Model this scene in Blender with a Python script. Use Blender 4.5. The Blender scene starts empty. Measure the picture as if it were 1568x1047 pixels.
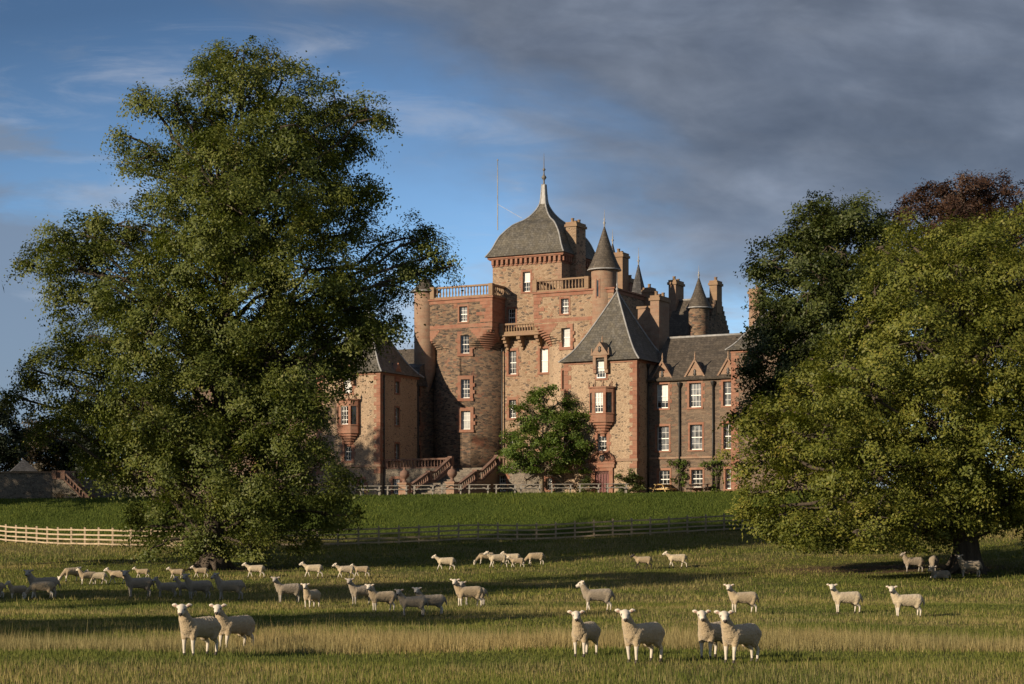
import bpy, bmesh, math, random
import numpy as np
from mathutils import Vector, Matrix

scene = bpy.context.scene
COL = scene.collection
R = math.radians

# ------------------------------------------------------------------ camera, sky, sun, exposure
W0, H0, F, HY, CX, CAMZ = 1568.0, 1047.0, 3000.0, 840.0, 784.0, 2.2
cd = bpy.data.cameras.new('camera')
cd.sensor_width = 36.0
cd.lens = 36.0 * F / W0
cd.shift_y = (HY - H0 / 2) / W0
cd.clip_start, cd.clip_end = 0.5, 6000.0
cam = bpy.data.objects.new('camera', cd)
COL.objects.link(cam)
cam.location = (0, 0, CAMZ)
cam.rotation_euler = (R(90), 0, 0)
scene.camera = cam

SUN_AZ, SUN_EL = 52.0, 17.0          # degrees left of straight behind the camera, height
to_sun = Vector((-math.sin(R(SUN_AZ)) * math.cos(R(SUN_EL)), -math.cos(R(SUN_AZ)) * math.cos(R(SUN_EL)), math.sin(R(SUN_EL))))
sd = bpy.data.lights.new('sun', 'SUN')
sd.energy = 4.5
sd.angle = R(0.5)
sd.color = (1.0, 0.82, 0.60)
sun = bpy.data.objects.new('sun', sd)
COL.objects.link(sun)
sun.location = (-60, -40, 60)
sun.rotation_euler = to_sun.to_track_quat('Z', 'Y').to_euler()

scene.view_settings.view_transform = 'Standard'
scene.view_settings.look = 'None'
scene.view_settings.exposure = 0.5
scene.view_settings.gamma = 1.0
scene.cycles.max_bounces = 5
scene.cycles.diffuse_bounces = 2
scene.cycles.glossy_bounces = 2
scene.cycles.transmission_bounces = 3
scene.cycles.transparent_max_bounces = 4
scene.cycles.caustics_reflective = False
scene.cycles.caustics_refractive = False

world = bpy.data.worlds.new('World')
scene.world = world
world.use_nodes = True
wn, wl = world.node_tree.nodes, world.node_tree.links
wn.clear()
class NT:
    """short-hand for building node trees"""
    def __init__(s, tree): s.t = tree
    def n(s, typ, **kw):
        x = s.t.nodes.new(typ)
        for k, v in kw.items():
            if k.startswith('i_'):
                key = k[2:]
                x.inputs[int(key) if key.isdigit() else key.replace('_', ' ')].default_value = v
            else: setattr(x, k, v)
        return x
    def l(s, a, b): s.t.links.new(a, b)
    def math(s, op, a, b=None, clamp=False):
        x = s.t.nodes.new('ShaderNodeMath'); x.operation = op; x.use_clamp = clamp
        for i, v in enumerate((a, b)):
            if v is None: continue
            if isinstance(v, (int, float)): x.inputs[i].default_value = v
            else: s.l(v, x.inputs[i])
        return x.outputs[0]
    def ramp(s, fac, stops, interp='LINEAR'):
        x = s.t.nodes.new('ShaderNodeValToRGB'); x.color_ramp.interpolation = interp
        e = x.color_ramp.elements
        while len(e) < len(stops): e.new(0.5)
        for q, (p, c) in zip(e, stops):
            q.position = p; q.color = (c[0], c[1], c[2], 1) if not isinstance(c, (int, float)) else (c, c, c, 1)
        s.l(fac, x.inputs[0]); return x.outputs[0]
    def mix(s, fac, a, b, blend='MIX'):
        x = s.t.nodes.new('ShaderNodeMix'); x.data_type = 'RGBA'; x.blend_type = blend
        for i, v in ((0, fac), (6, a), (7, b)):
            if isinstance(v, (int, float)): x.inputs[i].default_value = v
            elif isinstance(v, (tuple, list)): x.inputs[i].default_value = (v[0], v[1], v[2], 1)
            else: s.l(v, x.inputs[i])
        return x.outputs[2]
    def noise(s, vec, scale, detail=4.0, rough=0.55, dist=0.0):
        x = s.t.nodes.new('ShaderNodeTexNoise')
        x.inputs['Scale'].default_value = scale; x.inputs['Detail'].default_value = detail
        x.inputs['Roughness'].default_value = rough; x.inputs['Distortion'].default_value = dist
        if vec is not None: s.l(vec, x.inputs['Vector'])
        return x.outputs[0]
    def mapping(s, vec, scale=(1, 1, 1), loc=(0, 0, 0), rot=(0, 0, 0)):
        x = s.t.nodes.new('ShaderNodeMapping')
        x.inputs['Scale'].default_value = scale; x.inputs['Location'].default_value = loc; x.inputs['Rotation'].default_value = rot
        s.l(vec, x.inputs['Vector']); return x.outputs[0]

w = NT(world.node_tree)
sky = w.n('ShaderNodeTexSky', sky_type='NISHITA', sun_disc=False)
sky.sun_elevation = R(SUN_EL)
sky.sun_rotation = math.atan2(to_sun.x, to_sun.y) % (2 * math.pi)
sky.altitude = 100; sky.air_density = 1.0; sky.dust_density = 0.6; sky.ozone_density = 2.2
tc = w.n('ShaderNodeTexCoord')
sep = w.n('ShaderNodeSeparateXYZ'); w.l(tc.outputs['Generated'], sep.inputs[0])
ylen = w.math('MAXIMUM', w.math('ABSOLUTE', sep.outputs[1]), 0.05)
su = w.math('DIVIDE', sep.outputs[0], ylen)          # compass bearing of the sky, as a slope
sv = w.math('DIVIDE', sep.outputs[2], ylen)          # height of the sky, as a slope
def cloud_vec(kx, kz, ox, shear=0.0):
    c = w.n('ShaderNodeCombineXYZ')
    w.l(w.math('ADD', w.math('MULTIPLY', su, kx), w.math('MULTIPLY', sv, shear)), c.inputs[0])
    w.l(w.math('MULTIPLY', sv, kz), c.inputs[1]); c.inputs[2].default_value = ox
    return c.outputs[0]
def plateau(x, lo, hi):                                # 0 below lo, 1 above hi
    m = w.n('ShaderNodeMapRange', interpolation_type='SMOOTHSTEP'); w.l(x, m.inputs[0])
    m.inputs[1].default_value = lo; m.inputs[2].default_value = hi
    return m.outputs[0]
# the big grey sheet: upper middle and right part of the sky
n_big = w.noise(cloud_vec(9.0, 16.0, 3.3, 4.0), 1.0, 6.0, 0.52, 0.3)
sheet = w.math('ADD', w.math('MULTIPLY', su, 1.5), w.math('MULTIPLY', sv, 1.77))
sheet = w.math('ADD', sheet, w.math('MULTIPLY', w.math('SUBTRACT', n_big, 0.5), 0.42))
sheet_m = plateau(sheet, 0.25, 0.50)
# a low bank along the horizon
n_low = w.noise(cloud_vec(11.0, 48.0, 8.1, 2.0), 1.0, 6.0, 0.55, 0.4)
low = w.math('SUBTRACT', w.math('MULTIPLY', w.math('SUBTRACT', n_low, 0.36), 3.4), w.math('MULTIPLY', w.math('MAXIMUM', w.math('SUBTRACT', sv, 0.10), 0.0), 9.0))
low = w.math('ADD', low, w.math('MULTIPLY', w.math('MAXIMUM', w.math('SUBTRACT', w.math('MULTIPLY', su, -1.0), 0.17), 0.0), 9.0))
low_m = plateau(low, -0.15, 0.75)
# thin wisps
n_w = w.noise(cloud_vec(7.0, 40.0, 1.7, 6.0), 1.0, 7.0, 0.6, 0.6)
wisp_m = w.math('MULTIPLY', plateau(n_w, 0.50, 0.78), 0.45)
n_det = w.noise(cloud_vec(16.0, 36.0, 5.0, 5.0), 1.0, 6.0, 0.55, 0.3)
bg = w.n('ShaderNodeBackground'); bg.inputs[1].default_value = 0.14
blue = w.mix(1.0, w.mix(1.0, sky.outputs[0], (0.62, 0.76, 0.97), 'MULTIPLY'), w.ramp(w.math('ADD', w.math('MULTIPLY', sv, 3.2), w.math('MULTIPLY', su, -0.35)), [(0.2, 1.12), (0.95, 0.40)]), 'MULTIPLY')
c1 = w.mix(wisp_m, blue, (2.6, 2.75, 3.1))
lowcol = w.ramp(w.math('ADD', n_det, w.math('MULTIPLY', w.math('MINIMUM', w.math('ADD', su, 0.12), 0.0), 2.2)), [(0.3, (1.0, 1.3, 1.8)), (0.7, (2.7, 2.95, 3.35))])
c2 = w.mix(w.math('MULTIPLY', low_m, 0.85), c1, lowcol)
sheetcol = w.ramp(n_det, [(0.28, (0.56, 0.67, 0.90)), (0.5, (0.75, 0.88, 1.14)), (0.74, (1.05, 1.2, 1.5))])
sheetcol = w.mix(1.0, sheetcol, w.ramp(n_big, [(0.32, 0.74), (0.52, 1.0), (0.68, 1.32)]), 'MULTIPLY')
sheet_m = w.math('MULTIPLY', sheet_m, plateau(w.math('ADD', sv, w.math('MULTIPLY', w.math('SUBTRACT', n_big, 0.5), 0.10)), 0.07, 0.19))
c3 = w.mix(w.math('MULTIPLY', sheet_m, 0.93), c2, sheetcol)
w.l(c3, bg.inputs[0])
wo = w.n('ShaderNodeOutputWorld'); w.l(bg.outputs[0], wo.inputs[0])

# ------------------------------------------------------------------ helpers
def wpt(px, py, Y):                   # the point of the place seen at a photograph pixel, at distance Y
    return Vector(((px - CX) / F * Y, Y, CAMZ + (HY - py) / F * Y))

def tag(o, label=None, cat=None, group=None, kind=None):
    if label: o['label'] = label
    if cat: o['category'] = cat
    if group: o['group'] = group
    if kind: o['kind'] = kind
    return o

def empty(name, loc=(0, 0, 0), rz=0.0, label=None, cat=None, group=None):
    o = bpy.data.objects.new(name, None); COL.objects.link(o)
    o.location = loc; o.rotation_euler = (0, 0, rz); o.empty_display_size = 0.3
    return tag(o, label, cat, group)

def link_mesh(name, me, mat=None, parent=None):
    o = bpy.data.objects.new(name, me); COL.objects.link(o)
    if mat is not None:
        for m in (mat if isinstance(mat, (list, tuple)) else [mat]): me.materials.append(m)
    if parent is not None: o.parent = parent
    return o

def copy_tree(o, parent=None):
    c = o.copy(); COL.objects.link(c)
    if parent is not None: c.parent = parent
    for ch in list(o.children): copy_tree(ch, c)
    return c

def mesh_arrays(name, V, Fc, smooth=False):
    """numpy verts (n,3) and faces (m,k) of one size"""
    me = bpy.data.meshes.new(name)
    V = np.asarray(V, dtype=np.float32); Fc = np.asarray(Fc, dtype=np.int32)
    m, k = Fc.shape
    me.vertices.add(len(V)); me.vertices.foreach_set('co', V.ravel())
    me.loops.add(m * k); me.loops.foreach_set('vertex_index', Fc.ravel())
    me.polygons.add(m)
    me.polygons.foreach_set('loop_start', np.arange(0, m * k, k, dtype=np.int32))
    try: me.polygons.foreach_set('loop_total', np.full(m, k, dtype=np.int32))
    except Exception: pass
    if smooth: me.polygons.foreach_set('use_smooth', np.ones(m, dtype=bool))
    me.update(calc_edges=True)
    return me

class MB:
    """collects shapes, builds them as one mesh object"""
    def __init__(s): s.v, s.f, s.sm = [], [], []
    def add(s, verts, faces, smooth=False, M=None):
        o = len(s.v)
        for p in verts:
            s.v.append(tuple(M @ Vector(p)) if M is not None else tuple(p))
        for q in faces: s.f.append(tuple(i + o for i in q)); s.sm.append(smooth)
        return s
    def box(s, x0, x1, y0, y1, z0, z1, M=None):
        v = [(x0, y0, z0), (x1, y0, z0), (x1, y1, z0), (x0, y1, z0), (x0, y0, z1), (x1, y0, z1), (x1, y1, z1), (x0, y1, z1)]
        return s.add(v, [(0, 3, 2, 1), (4, 5, 6, 7), (0, 1, 5, 4), (1, 2, 6, 5), (2, 3, 7, 6), (3, 0, 4, 7)], M=M)
    def lathe(s, prof, cx=0, cy=0, z0=0, n=16, M=None, smooth=True, cap=True):
        v, f = [], []
        for r, z in prof:
            for i in range(n):
                a = 2 * math.pi * i / n
                v.append((cx + r * math.cos(a), cy + r * math.sin(a), z0 + z))
        for k in range(len(prof) - 1):
            for i in range(n):
                j = (i + 1) % n
                f.append((k * n + i, k * n + j, (k + 1) * n + j, (k + 1) * n + i))
        s.add(v, f, smooth, M)
        if cap:
            s.add(v[:n], [tuple(range(n))[::-1]], False, M); s.add(v[-n:], [tuple(range(n))], False, M)
        return s
    def prism(s, poly, z0, z1, M=None):
        n = len(poly)
        v = [(x, y, z0) for x, y in poly] + [(x, y, z1) for x, y in poly]
        f = [tuple(range(n))[::-1], tuple(range(n, 2 * n))] + [(i, (i + 1) % n, n + (i + 1) % n, n + i) for i in range(n)]
        return s.add(v, f, M=M)
    def extr(s, poly, axis, c0, c1, M=None):
        """polygon in the plane across 'axis' ('x': (y,z), 'y': (x,z)), pulled from c0 to c1"""
        n = len(poly)
        g = (lambda p, c: (c, p[0], p[1])) if axis == 'x' else (lambda p, c: (p[0], c, p[1]))
        v = [g(p, c0) for p in poly] + [g(p, c1) for p in poly]
        f = [tuple(range(n)), tuple(range(n, 2 * n))[::-1]] + [(i, n + i, n + (i + 1) % n, (i + 1) % n) for i in range(n)]
        return s.add(v, f, M=M)
    def bar(s, p, q, w_, h_, up=(0, 0, 1), M=None):
        p, q, up = Vector(p), Vector(q), Vector(up)
        d = (q - p).normalized(); x = d.cross(up)
        if x.length < 1e-5: x = d.cross(Vector((1, 0, 0)))
        x.normalize(); z = x.cross(d).normalized()
        v = []
        for c in (p, q):
            for sx, sz in ((-1, -1), (1, -1), (1, 1), (-1, 1)):
                v.append(c + x * sx * w_ / 2 + z * sz * h_ / 2)
        return s.add(v, [(0, 1, 2, 3), (7, 6, 5, 4), (0, 4, 5, 1), (1, 5, 6, 2), (2, 6, 7, 3), (3, 7, 4, 0)], M=M)
    def tube(s, pts, radii, n=8, M=None):
        pts = [Vector(p) for p in pts]
        if isinstance(radii, (int, float)): radii = [radii] * len(pts)
        v, f = [], []
        for i, p in enumerate(pts):
            d = (pts[min(i + 1, len(pts) - 1)] - pts[max(i - 1, 0)])
            if d.length < 1e-6: d = Vector((0, 0, 1))
            d.normalize()
            a = d.cross(Vector((0, 0, 1)))
            if a.length < 0.05: a = d.cross(Vector((0, 1, 0)))
            a.normalize(); b = d.cross(a)
            for k in range(n):
                t = 2 * math.pi * k / n
                v.append(p + (a * math.cos(t) + b * math.sin(t)) * radii[i])
        for i in range(len(pts) - 1):
            for k in range(n):
                j = (k + 1) % n
                f.append((i * n + k, i * n + j, (i + 1) * n + j, (i + 1) * n + k))
        f.append(tuple(range(n))[::-1]); f.append(tuple(range((len(pts) - 1) * n, len(pts) * n)))
        return s.add(v, f, True, M)
    def mesh(s, name):
        me = bpy.data.meshes.new(name)
        me.from_pydata(s.v, [], s.f); me.update()
        me.polygons.foreach_set('use_smooth', s.sm)
        bm = bmesh.new(); bm.from_mesh(me)
        bmesh.ops.recalc_face_normals(bm, faces=bm.faces); bm.to_mesh(me); bm.free()
        return me
    def build(s, name, mat=None, parent=None):
        return link_mesh(name, s.mesh(name), mat, parent)

def evaluated(o, name):
    dg = bpy.context.evaluated_depsgraph_get()
    dg.update()
    return bpy.data.meshes.new_from_object(o.evaluated_get(dg))

def cut(mb, cutter, name, mat, parent):
    """walls with real openings: boolean difference, applied"""
    if not cutter.v: return mb.build(name, mat, parent)
    a = mb.build(name, None); c = cutter.build('cutter', None)
    md = a.modifiers.new('cut', 'BOOLEAN'); md.operation = 'DIFFERENCE'; md.object = c; md.solver = 'EXACT'
    me = evaluated(a, name)
    sm = a.data; a.modifiers.clear(); a.data = me
    bpy.data.meshes.remove(sm); cm = c.data; bpy.data.objects.remove(c); bpy.data.meshes.remove(cm)
    me.materials.clear()
    for m in (mat if isinstance(mat, (list, tuple)) else [mat]): me.materials.append(m)
    a.parent = parent
    return a

# ------------------------------------------------------------------ materials
def new_mat(name):
    m = bpy.data.materials.new(name); m.use_nodes = True
    t = NT(m.node_tree); m.node_tree.nodes.clear()
    out = t.n('ShaderNodeOutputMaterial'); p = t.n('ShaderNodeBsdfPrincipled')
    t.l(p.outputs[0], out.inputs[0])
    return m, t, p, out

def obj_vec(t): return t.n('ShaderNodeTexCoord').outputs['Object']

def bump(t, p, h, strength=0.4, dist=0.05):
    b = t.n('ShaderNodeBump'); b.inputs['Strength'].default_value = strength; b.inputs['Distance'].default_value = dist
    t.l(h, b.inputs['Height']); t.l(b.outputs[0], p.inputs['Normal'])

def m_plain(name, c, rough=0.7, var=0.25, scale=3.0, metal=0.0, bmp=0.15):
    m, t, p, _ = new_mat(name)
    v = obj_vec(t); n = t.noise(v, scale, 5.0, 0.6)
    lo = tuple(x * (1 - var) for x in c); hi = tuple(min(1, x * (1 + var)) for x in c)
    t.l(t.ramp(n, [(0.3, lo), (0.7, hi)]), p.inputs['Base Color'])
    p.inputs['Roughness'].default_value = rough; p.inputs['Metallic'].default_value = metal
    if bmp: bump(t, p, t.noise(v, scale * 8, 3.0), bmp, 0.02)
    return m

def m_rubble(name, stones, mortar, scale=2.6, flat=2.3, edge=0.05, redness=0.0, red=(0.34, 0.13, 0.075), rand=1.0):
    """random rubble masonry: stones of mixed colour in mortar, in the building's own coordinates"""
    m, t, p, _ = new_mat(name)
    v = obj_vec(t)
    dn = t.n('ShaderNodeTexNoise'); dn.inputs['Scale'].default_value = 1.7; t.l(v, dn.inputs['Vector'])
    dv = t.n('ShaderNodeVectorMath', operation='SCALE'); t.l(dn.outputs['Color'], dv.inputs[0]); dv.inputs['Scale'].default_value = 0.22
    av = t.n('ShaderNodeVectorMath', operation='ADD'); t.l(v, av.inputs[0]); t.l(dv.outputs[0], av.inputs[1])
    vec = t.mapping(av.outputs[0], (1, 1, flat))
    vo = t.n('ShaderNodeTexVoronoi', i_Scale=scale); vo.inputs['Randomness'].default_value = rand; t.l(vec, vo.inputs['Vector'])
    ve = t.n('ShaderNodeTexVoronoi', feature='DISTANCE_TO_EDGE', i_Scale=scale); ve.inputs['Randomness'].default_value = rand; t.l(vec, ve.inputs['Vector'])
    s = t.n('ShaderNodeSeparateColor'); t.l(vo.outputs['Color'], s.inputs[0])
    col = t.ramp(s.outputs[0], stones, 'CONSTANT')
    vn = t.noise(v, 9.0, 4.0, 0.65)
    col = t.mix(0.35, col, t.ramp(vn, [(0.3, 0.35), (0.7, 0.95)]), 'MULTIPLY')
    em = t.n('ShaderNodeMapRange'); t.l(ve.outputs['Distance'], em.inputs[0]); em.inputs[1].default_value = edge * 0.4; em.inputs[2].default_value = edge
    col = t.mix(em.outputs[0], mortar, col)
    if redness:
        rn = t.noise(v, 0.5, 4.0, 0.6); rm = t.ramp(rn, [(0.62 - redness * 0.3, 0.0), (0.70 - redness * 0.3, 0.85)])
        col = t.mix(rm, col, t.mix(0.35, red, col))
    wn_ = t.noise(t.mapping(v, (1, 1, 0.25)), 0.7, 4.0, 0.6)
    col = t.mix(0.35, col, t.ramp(wn_, [(0.35, 0.55), (0.65, 1.0)]), 'MULTIPLY')
    t.l(col, p.inputs['Base Color']); p.inputs['Roughness'].default_value = 0.92
    hm = t.math('ADD', t.math('MULTIPLY', em.outputs[0], 0.7), t.math('MULTIPLY', vn, 0.5))
    bump(t, p, hm, 0.6, 0.05)
    return m

def m_ashlar(name, c1, c2, c3, bw=0.75, bh=0.3):
    m, t, p, _ = new_mat(name)
    v = obj_vec(t); s = t.n('ShaderNodeSeparateXYZ'); t.l(v, s.inputs[0])
    cb = t.n('ShaderNodeCombineXYZ'); t.l(t.math('ADD', s.outputs[0], s.outputs[1]), cb.inputs[0]); t.l(s.outputs[2], cb.inputs[1])
    br = t.n('ShaderNodeTexBrick'); t.l(cb.outputs[0], br.inputs['Vector'])
    br.inputs['Scale'].default_value = 1.0; br.inputs['Brick Width'].default_value = bw; br.inputs['Row Height'].default_value = bh
    br.inputs['Mortar Size'].default_value = 0.012; br.inputs['Bias'].default_value = 0.0
    br.inputs['Color1'].default_value = (*c1, 1); br.inputs['Color2'].default_value = (*c2, 1); br.inputs['Mortar'].default_value = (*[x * 0.7 for x in c3], 1)
    n = t.noise(v, 2.0, 5.0, 0.65)
    col = t.mix(t.ramp(n, [(0.42, 0.0), (0.68, 0.8)]), br.outputs['Color'], c3)
    n2 = t.noise(v, 14.0, 4.0, 0.6)
    col = t.mix(0.4, col, t.ramp(n2, [(0.3, 0.5), (0.7, 1.0)]), 'MULTIPLY')
    t.l(col, p.inputs['Base Color']); p.inputs['Roughness'].default_value = 0.9
    bump(t, p, t.math('SUBTRACT', n2, t.math('MULTIPLY', br.outputs['Fac'], 0.7)), 0.35, 0.03)
    return m

def m_slate(name, c, moss=(0.12, 0.10, 0.05), mossy=0.5):
    m, t, p, _ = new_mat(name)
    v = obj_vec(t); s = t.n('ShaderNodeSeparateXYZ'); t.l(v, s.inputs[0])
    cb = t.n('ShaderNodeCombineXYZ'); t.l(t.math('ADD', s.outputs[0], t.math('MULTIPLY', s.outputs[1], 0.83)), cb.inputs[0]); t.l(s.outputs[2], cb.inputs[1])
    br = t.n('ShaderNodeTexBrick'); t.l(cb.outputs[0], br.inputs['Vector'])
    br.inputs['Scale'].default_value = 1.0; br.inputs['Brick Width'].default_value = 0.27; br.inputs['Row Height'].default_value = 0.2
    br.inputs['Mortar Size'].default_value = 0.012; br.inputs['Bias'].default_value = -0.1
    br.inputs['Color1'].default_value = (*[x * 0.65 for x in c], 1); br.inputs['Color2'].default_value = (*[x * 1.35 for x in c], 1); br.inputs['Mortar'].default_value = (*[x * 0.3 for x in c], 1)
    n = t.noise(v, 1.6, 6.0, 0.7)
    col = t.mix(t.ramp(n, [(0.5 - 0.2 * mossy, 0.0), (0.75, mossy)]), br.outputs['Color'], moss)
    n2 = t.noise(v, 7.0, 4.0, 0.7)
    col = t.mix(0.6, col, t.ramp(n2, [(0.30, 0.25), (0.70, 1.1)]), 'MULTIPLY')
    n3 = t.noise(t.mapping(v, (1.0, 1.0, 0.3)), 2.6, 5.0, 0.7)
    col = t.mix(t.ramp(n3, [(0.54, 0.0), (0.70, 0.5)]), col, tuple(x * 2.1 for x in c))
    col = t.mix(t.ramp(t.noise(v, 23.0, 3.0, 0.7), [(0.64, 0.0), (0.70, 0.6)]), col, (0.27, 0.26, 0.22))
    t.l(col, p.inputs['Base Color']); p.inputs['Roughness'].default_value = 0.72
    bump(t, p, t.math('SUBTRACT', n2, br.outputs['Fac']), 0.4, 0.03)
    return m

def m_leaf(name, stops, trans=0.3, rough=0.55, clump=0.5):
    """leaves: one hue per leaf, some light passing through; patches of the crown turn with the season"""
    m, t, p, out = new_mat(name)
    g = t.n('ShaderNodeNewGeometry')
    v = obj_vec(t)
    pn = t.noise(v, 0.45, 3.0, 0.6)
    f = t.math('ADD', t.math('MULTIPLY', g.outputs['Random Per Island'], 1 - clump), t.math('MULTIPLY', t.math('SUBTRACT', t.math('MULTIPLY', pn, 2.2), 0.6), clump), True)
    col = t.ramp(f, stops)
    t.l(col, p.inputs['Base Color']); p.inputs['Roughness'].default_value = rough
    p.inputs['Specular IOR Level'].default_value = 0.3
    tr = t.n('ShaderNodeBsdfTranslucent'); t.l(t.mix(1.0, col, (1.0, 1.05, 0.45), 'MULTIPLY'), tr.inputs[0])
    mx = t.n('ShaderNodeMixShader'); mx.inputs[0].default_value = trans
    t.l(p.outputs[0], mx.inputs[1]); t.l(tr.outputs[0], mx.inputs[2]); t.l(mx.outputs[0], out.inputs[0])
    return m

def m_bark(name, c):
    m, t, p, _ = new_mat(name)
    v = t.mapping(obj_vec(t), (1, 1, 0.22))
    n = t.noise(v, 7.0, 5.0, 0.65, 0.4)
    t.l(t.ramp(n, [(0.3, tuple(x * 0.4 for x in c)), (0.7, tuple(x * 1.3 for x in c))]), p.inputs['Base Color'])
    p.inputs['Roughness'].default_value = 0.95
    bump(t, p, n, 0.8, 0.08)
    return m

def m_pane(name, c, rough, gloss=0.5, var=0.3):
    m, t, p, _ = new_mat(name)
    v = obj_vec(t); n = t.noise(t.mapping(v, (1, 1, 0.6)), 2.2, 3.0, 0.5)
    col = t.ramp(n, [(0.35, tuple(x * (1 - var) for x in c)), (0.65, tuple(min(1, x * (1 + var)) for x in c))])
    oi = t.n('ShaderNodeObjectInfo'); lo = 1 - var * 0.75
    t.l(t.mix(1.0, col, t.ramp(oi.outputs['Random'], [(0.0, lo), (1.0, 1.0)]), 'MULTIPLY'), p.inputs['Base Color'])
    p.inputs['Roughness'].default_value = rough; p.inputs['Specular IOR Level'].default_value = gloss
    p.inputs['Coat Weight'].default_value = 0.6; p.inputs['Coat Roughness'].default_value = 0.04
    return m

M = {}
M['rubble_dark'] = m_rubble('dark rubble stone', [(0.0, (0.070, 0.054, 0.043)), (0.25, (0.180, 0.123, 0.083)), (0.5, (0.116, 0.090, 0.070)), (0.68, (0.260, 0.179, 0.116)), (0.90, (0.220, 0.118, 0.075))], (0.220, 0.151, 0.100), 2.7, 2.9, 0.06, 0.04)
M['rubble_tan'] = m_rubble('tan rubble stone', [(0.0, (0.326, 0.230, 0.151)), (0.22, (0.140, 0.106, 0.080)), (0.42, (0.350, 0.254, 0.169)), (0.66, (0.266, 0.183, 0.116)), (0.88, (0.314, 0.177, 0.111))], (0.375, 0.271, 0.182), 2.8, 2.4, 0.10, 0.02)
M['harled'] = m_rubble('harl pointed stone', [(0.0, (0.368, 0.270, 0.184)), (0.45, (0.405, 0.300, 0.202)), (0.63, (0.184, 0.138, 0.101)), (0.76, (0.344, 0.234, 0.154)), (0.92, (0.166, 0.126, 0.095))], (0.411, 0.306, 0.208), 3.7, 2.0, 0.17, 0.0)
M['rubble_wing'] = m_rubble('grey brown wing stone', [(0.0, (0.177, 0.132, 0.097)), (0.3, (0.134, 0.100, 0.076)), (0.55, (0.226, 0.163, 0.116)), (0.8, (0.171, 0.118, 0.085)), (0.92, (0.231, 0.136, 0.093))], (0.219, 0.163, 0.116), 2.4, 3.0, 0.07, 0.0)
M['grey_stone'] = m_rubble('grey garden stone', [(0.0, (0.17, 0.15, 0.12)), (0.4, (0.23, 0.19, 0.15)), (0.75, (0.12, 0.10, 0.085))], (0.24, 0.21, 0.165), 3.4, 2.2, 0.08, 0.0)
M['red'] = m_ashlar('red sandstone', (0.244, 0.101, 0.063), (0.322, 0.154, 0.100), (0.300, 0.182, 0.125))
M['red_dull'] = m_ashlar('dull red sandstone', (0.16, 0.085, 0.06), (0.20, 0.11, 0.08), (0.19, 0.13, 0.10))
M['red_pale'] = m_ashlar('weathered sandstone', (0.266, 0.150, 0.100), (0.319, 0.208, 0.141), (0.309, 0.231, 0.165))
M['buff'] = m_ashlar('lichened sandstone', (0.29, 0.19, 0.125), (0.24, 0.155, 0.105), (0.31, 0.215, 0.12))
M['slate'] = m_slate('weathered slate', (0.105, 0.098, 0.085), (0.15, 0.125, 0.075), 0.6)
M['slate_dark'] = m_slate('dark slate', (0.07, 0.07, 0.075), (0.08, 0.07, 0.055), 0.35)
M['slate_brown'] = m_slate('brown slate', (0.085, 0.07, 0.055), (0.11, 0.085, 0.055), 0.5)
M['lead'] = m_plain('lead', (0.27, 0.27, 0.27), 0.55, 0.3, 3.0)
M['old_lead'] = m_plain('old lead', (0.13, 0.12, 0.105), 0.6, 0.3, 3.0)
M['white'] = m_plain('white sash paint', (0.78, 0.77, 0.73), 0.45, 0.06, 4.0)
M['iron'] = m_plain('black iron', (0.022, 0.021, 0.02), 0.5, 0.3, 6.0)
M['door_red'] = m_plain('red door paint', (0.11, 0.018, 0.018), 0.6, 0.2, 3.0)
M['pane_blind'] = m_pane('pane with white blind', (0.52, 0.53, 0.52), 0.4, 0.5, 0.12)
M['pane_dark'] = m_pane('dark pane', (0.035, 0.038, 0.04), 0.08, 0.6, 0.6)
M['pane_grey'] = m_pane('pane with grey drapes', (0.13, 0.14, 0.15), 0.15, 0.5, 0.8)
M['gravel'] = m_plain('gravel', (0.36, 0.26, 0.18), 0.95, 0.25, 9.0, 0.0, 0.4)
# ------------------------------------------------------------------ the ground
_PY = [-200, 0, 75, 82, 92, 100, 108, 118, 128, 134, 137.5, 148.5, 150.5, 155, 165, 185, 200, 300, 700, 3000]
_PZ = [0, 0, 0, .06, .36, .76, 1.15, 1.85, 2.5, 2.83, 3.1, 6.2, 6.42, 6.48, 6.6, 7.4, 8.0, 9.5, 14, 40]
_gy = np.arange(-200, 3000, 0.5)
_gz = np.interp(_gy, _PY, _PZ)
_k = np.exp(-0.5 * (np.arange(-8, 9) / 2.2) ** 2); _k /= _k.sum()
_gz = np.convolve(np.pad(_gz, 8, mode='edge'), _k, mode='valid')

def gz_arr(X, Y):
    z = np.interp(Y, _gy, _gz)
    t = np.clip((Y - 95) / 40.0, 0, 1); t = t * t * (3 - 2 * t)
    tl = np.clip((Y - 147) / 4.0, 0, 1)                    # the terrace behind the bank is level
    left = np.clip(-X, 0, 60); right = np.clip(X, 0, 60)
    z = z + t * (right * 0.022 * (1 - tl * 0.75) - left * 0.010)
    far = np.clip((75 - Y) / 20, 0, 1) * 0 + 1
    u = 0.07 * np.sin(X * 0.23 + 1.3) * np.sin(Y * 0.31 + X * 0.05) + 0.05 * np.sin(X * 0.61 + Y * 0.17) * np.sin(Y * 0.47 + 2.0)
    return z + u * far * (1 - np.clip((Y - 149) / 3, 0, 1))

def gz(x, y): return float(gz_arr(np.array([float(x)]), np.array([float(y)]))[0])

def on_row(px, row, lo=28.0, hi=152.0):
    """the point of the ground seen at a photograph pixel"""
    best = None
    Y = np.arange(lo, hi, 0.05); X = (px - CX) / F * Y
    r = HY - (gz_arr(X, Y) - CAMZ) * F / Y
    k = np.where(r <= row)[0]
    i = k[0] if len(k) else int(np.argmin(abs(r - row)))
    return Vector((float(X[i]), float(Y[i]), float(gz_arr(X[i:i + 1], Y[i:i + 1])[0])))

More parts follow.
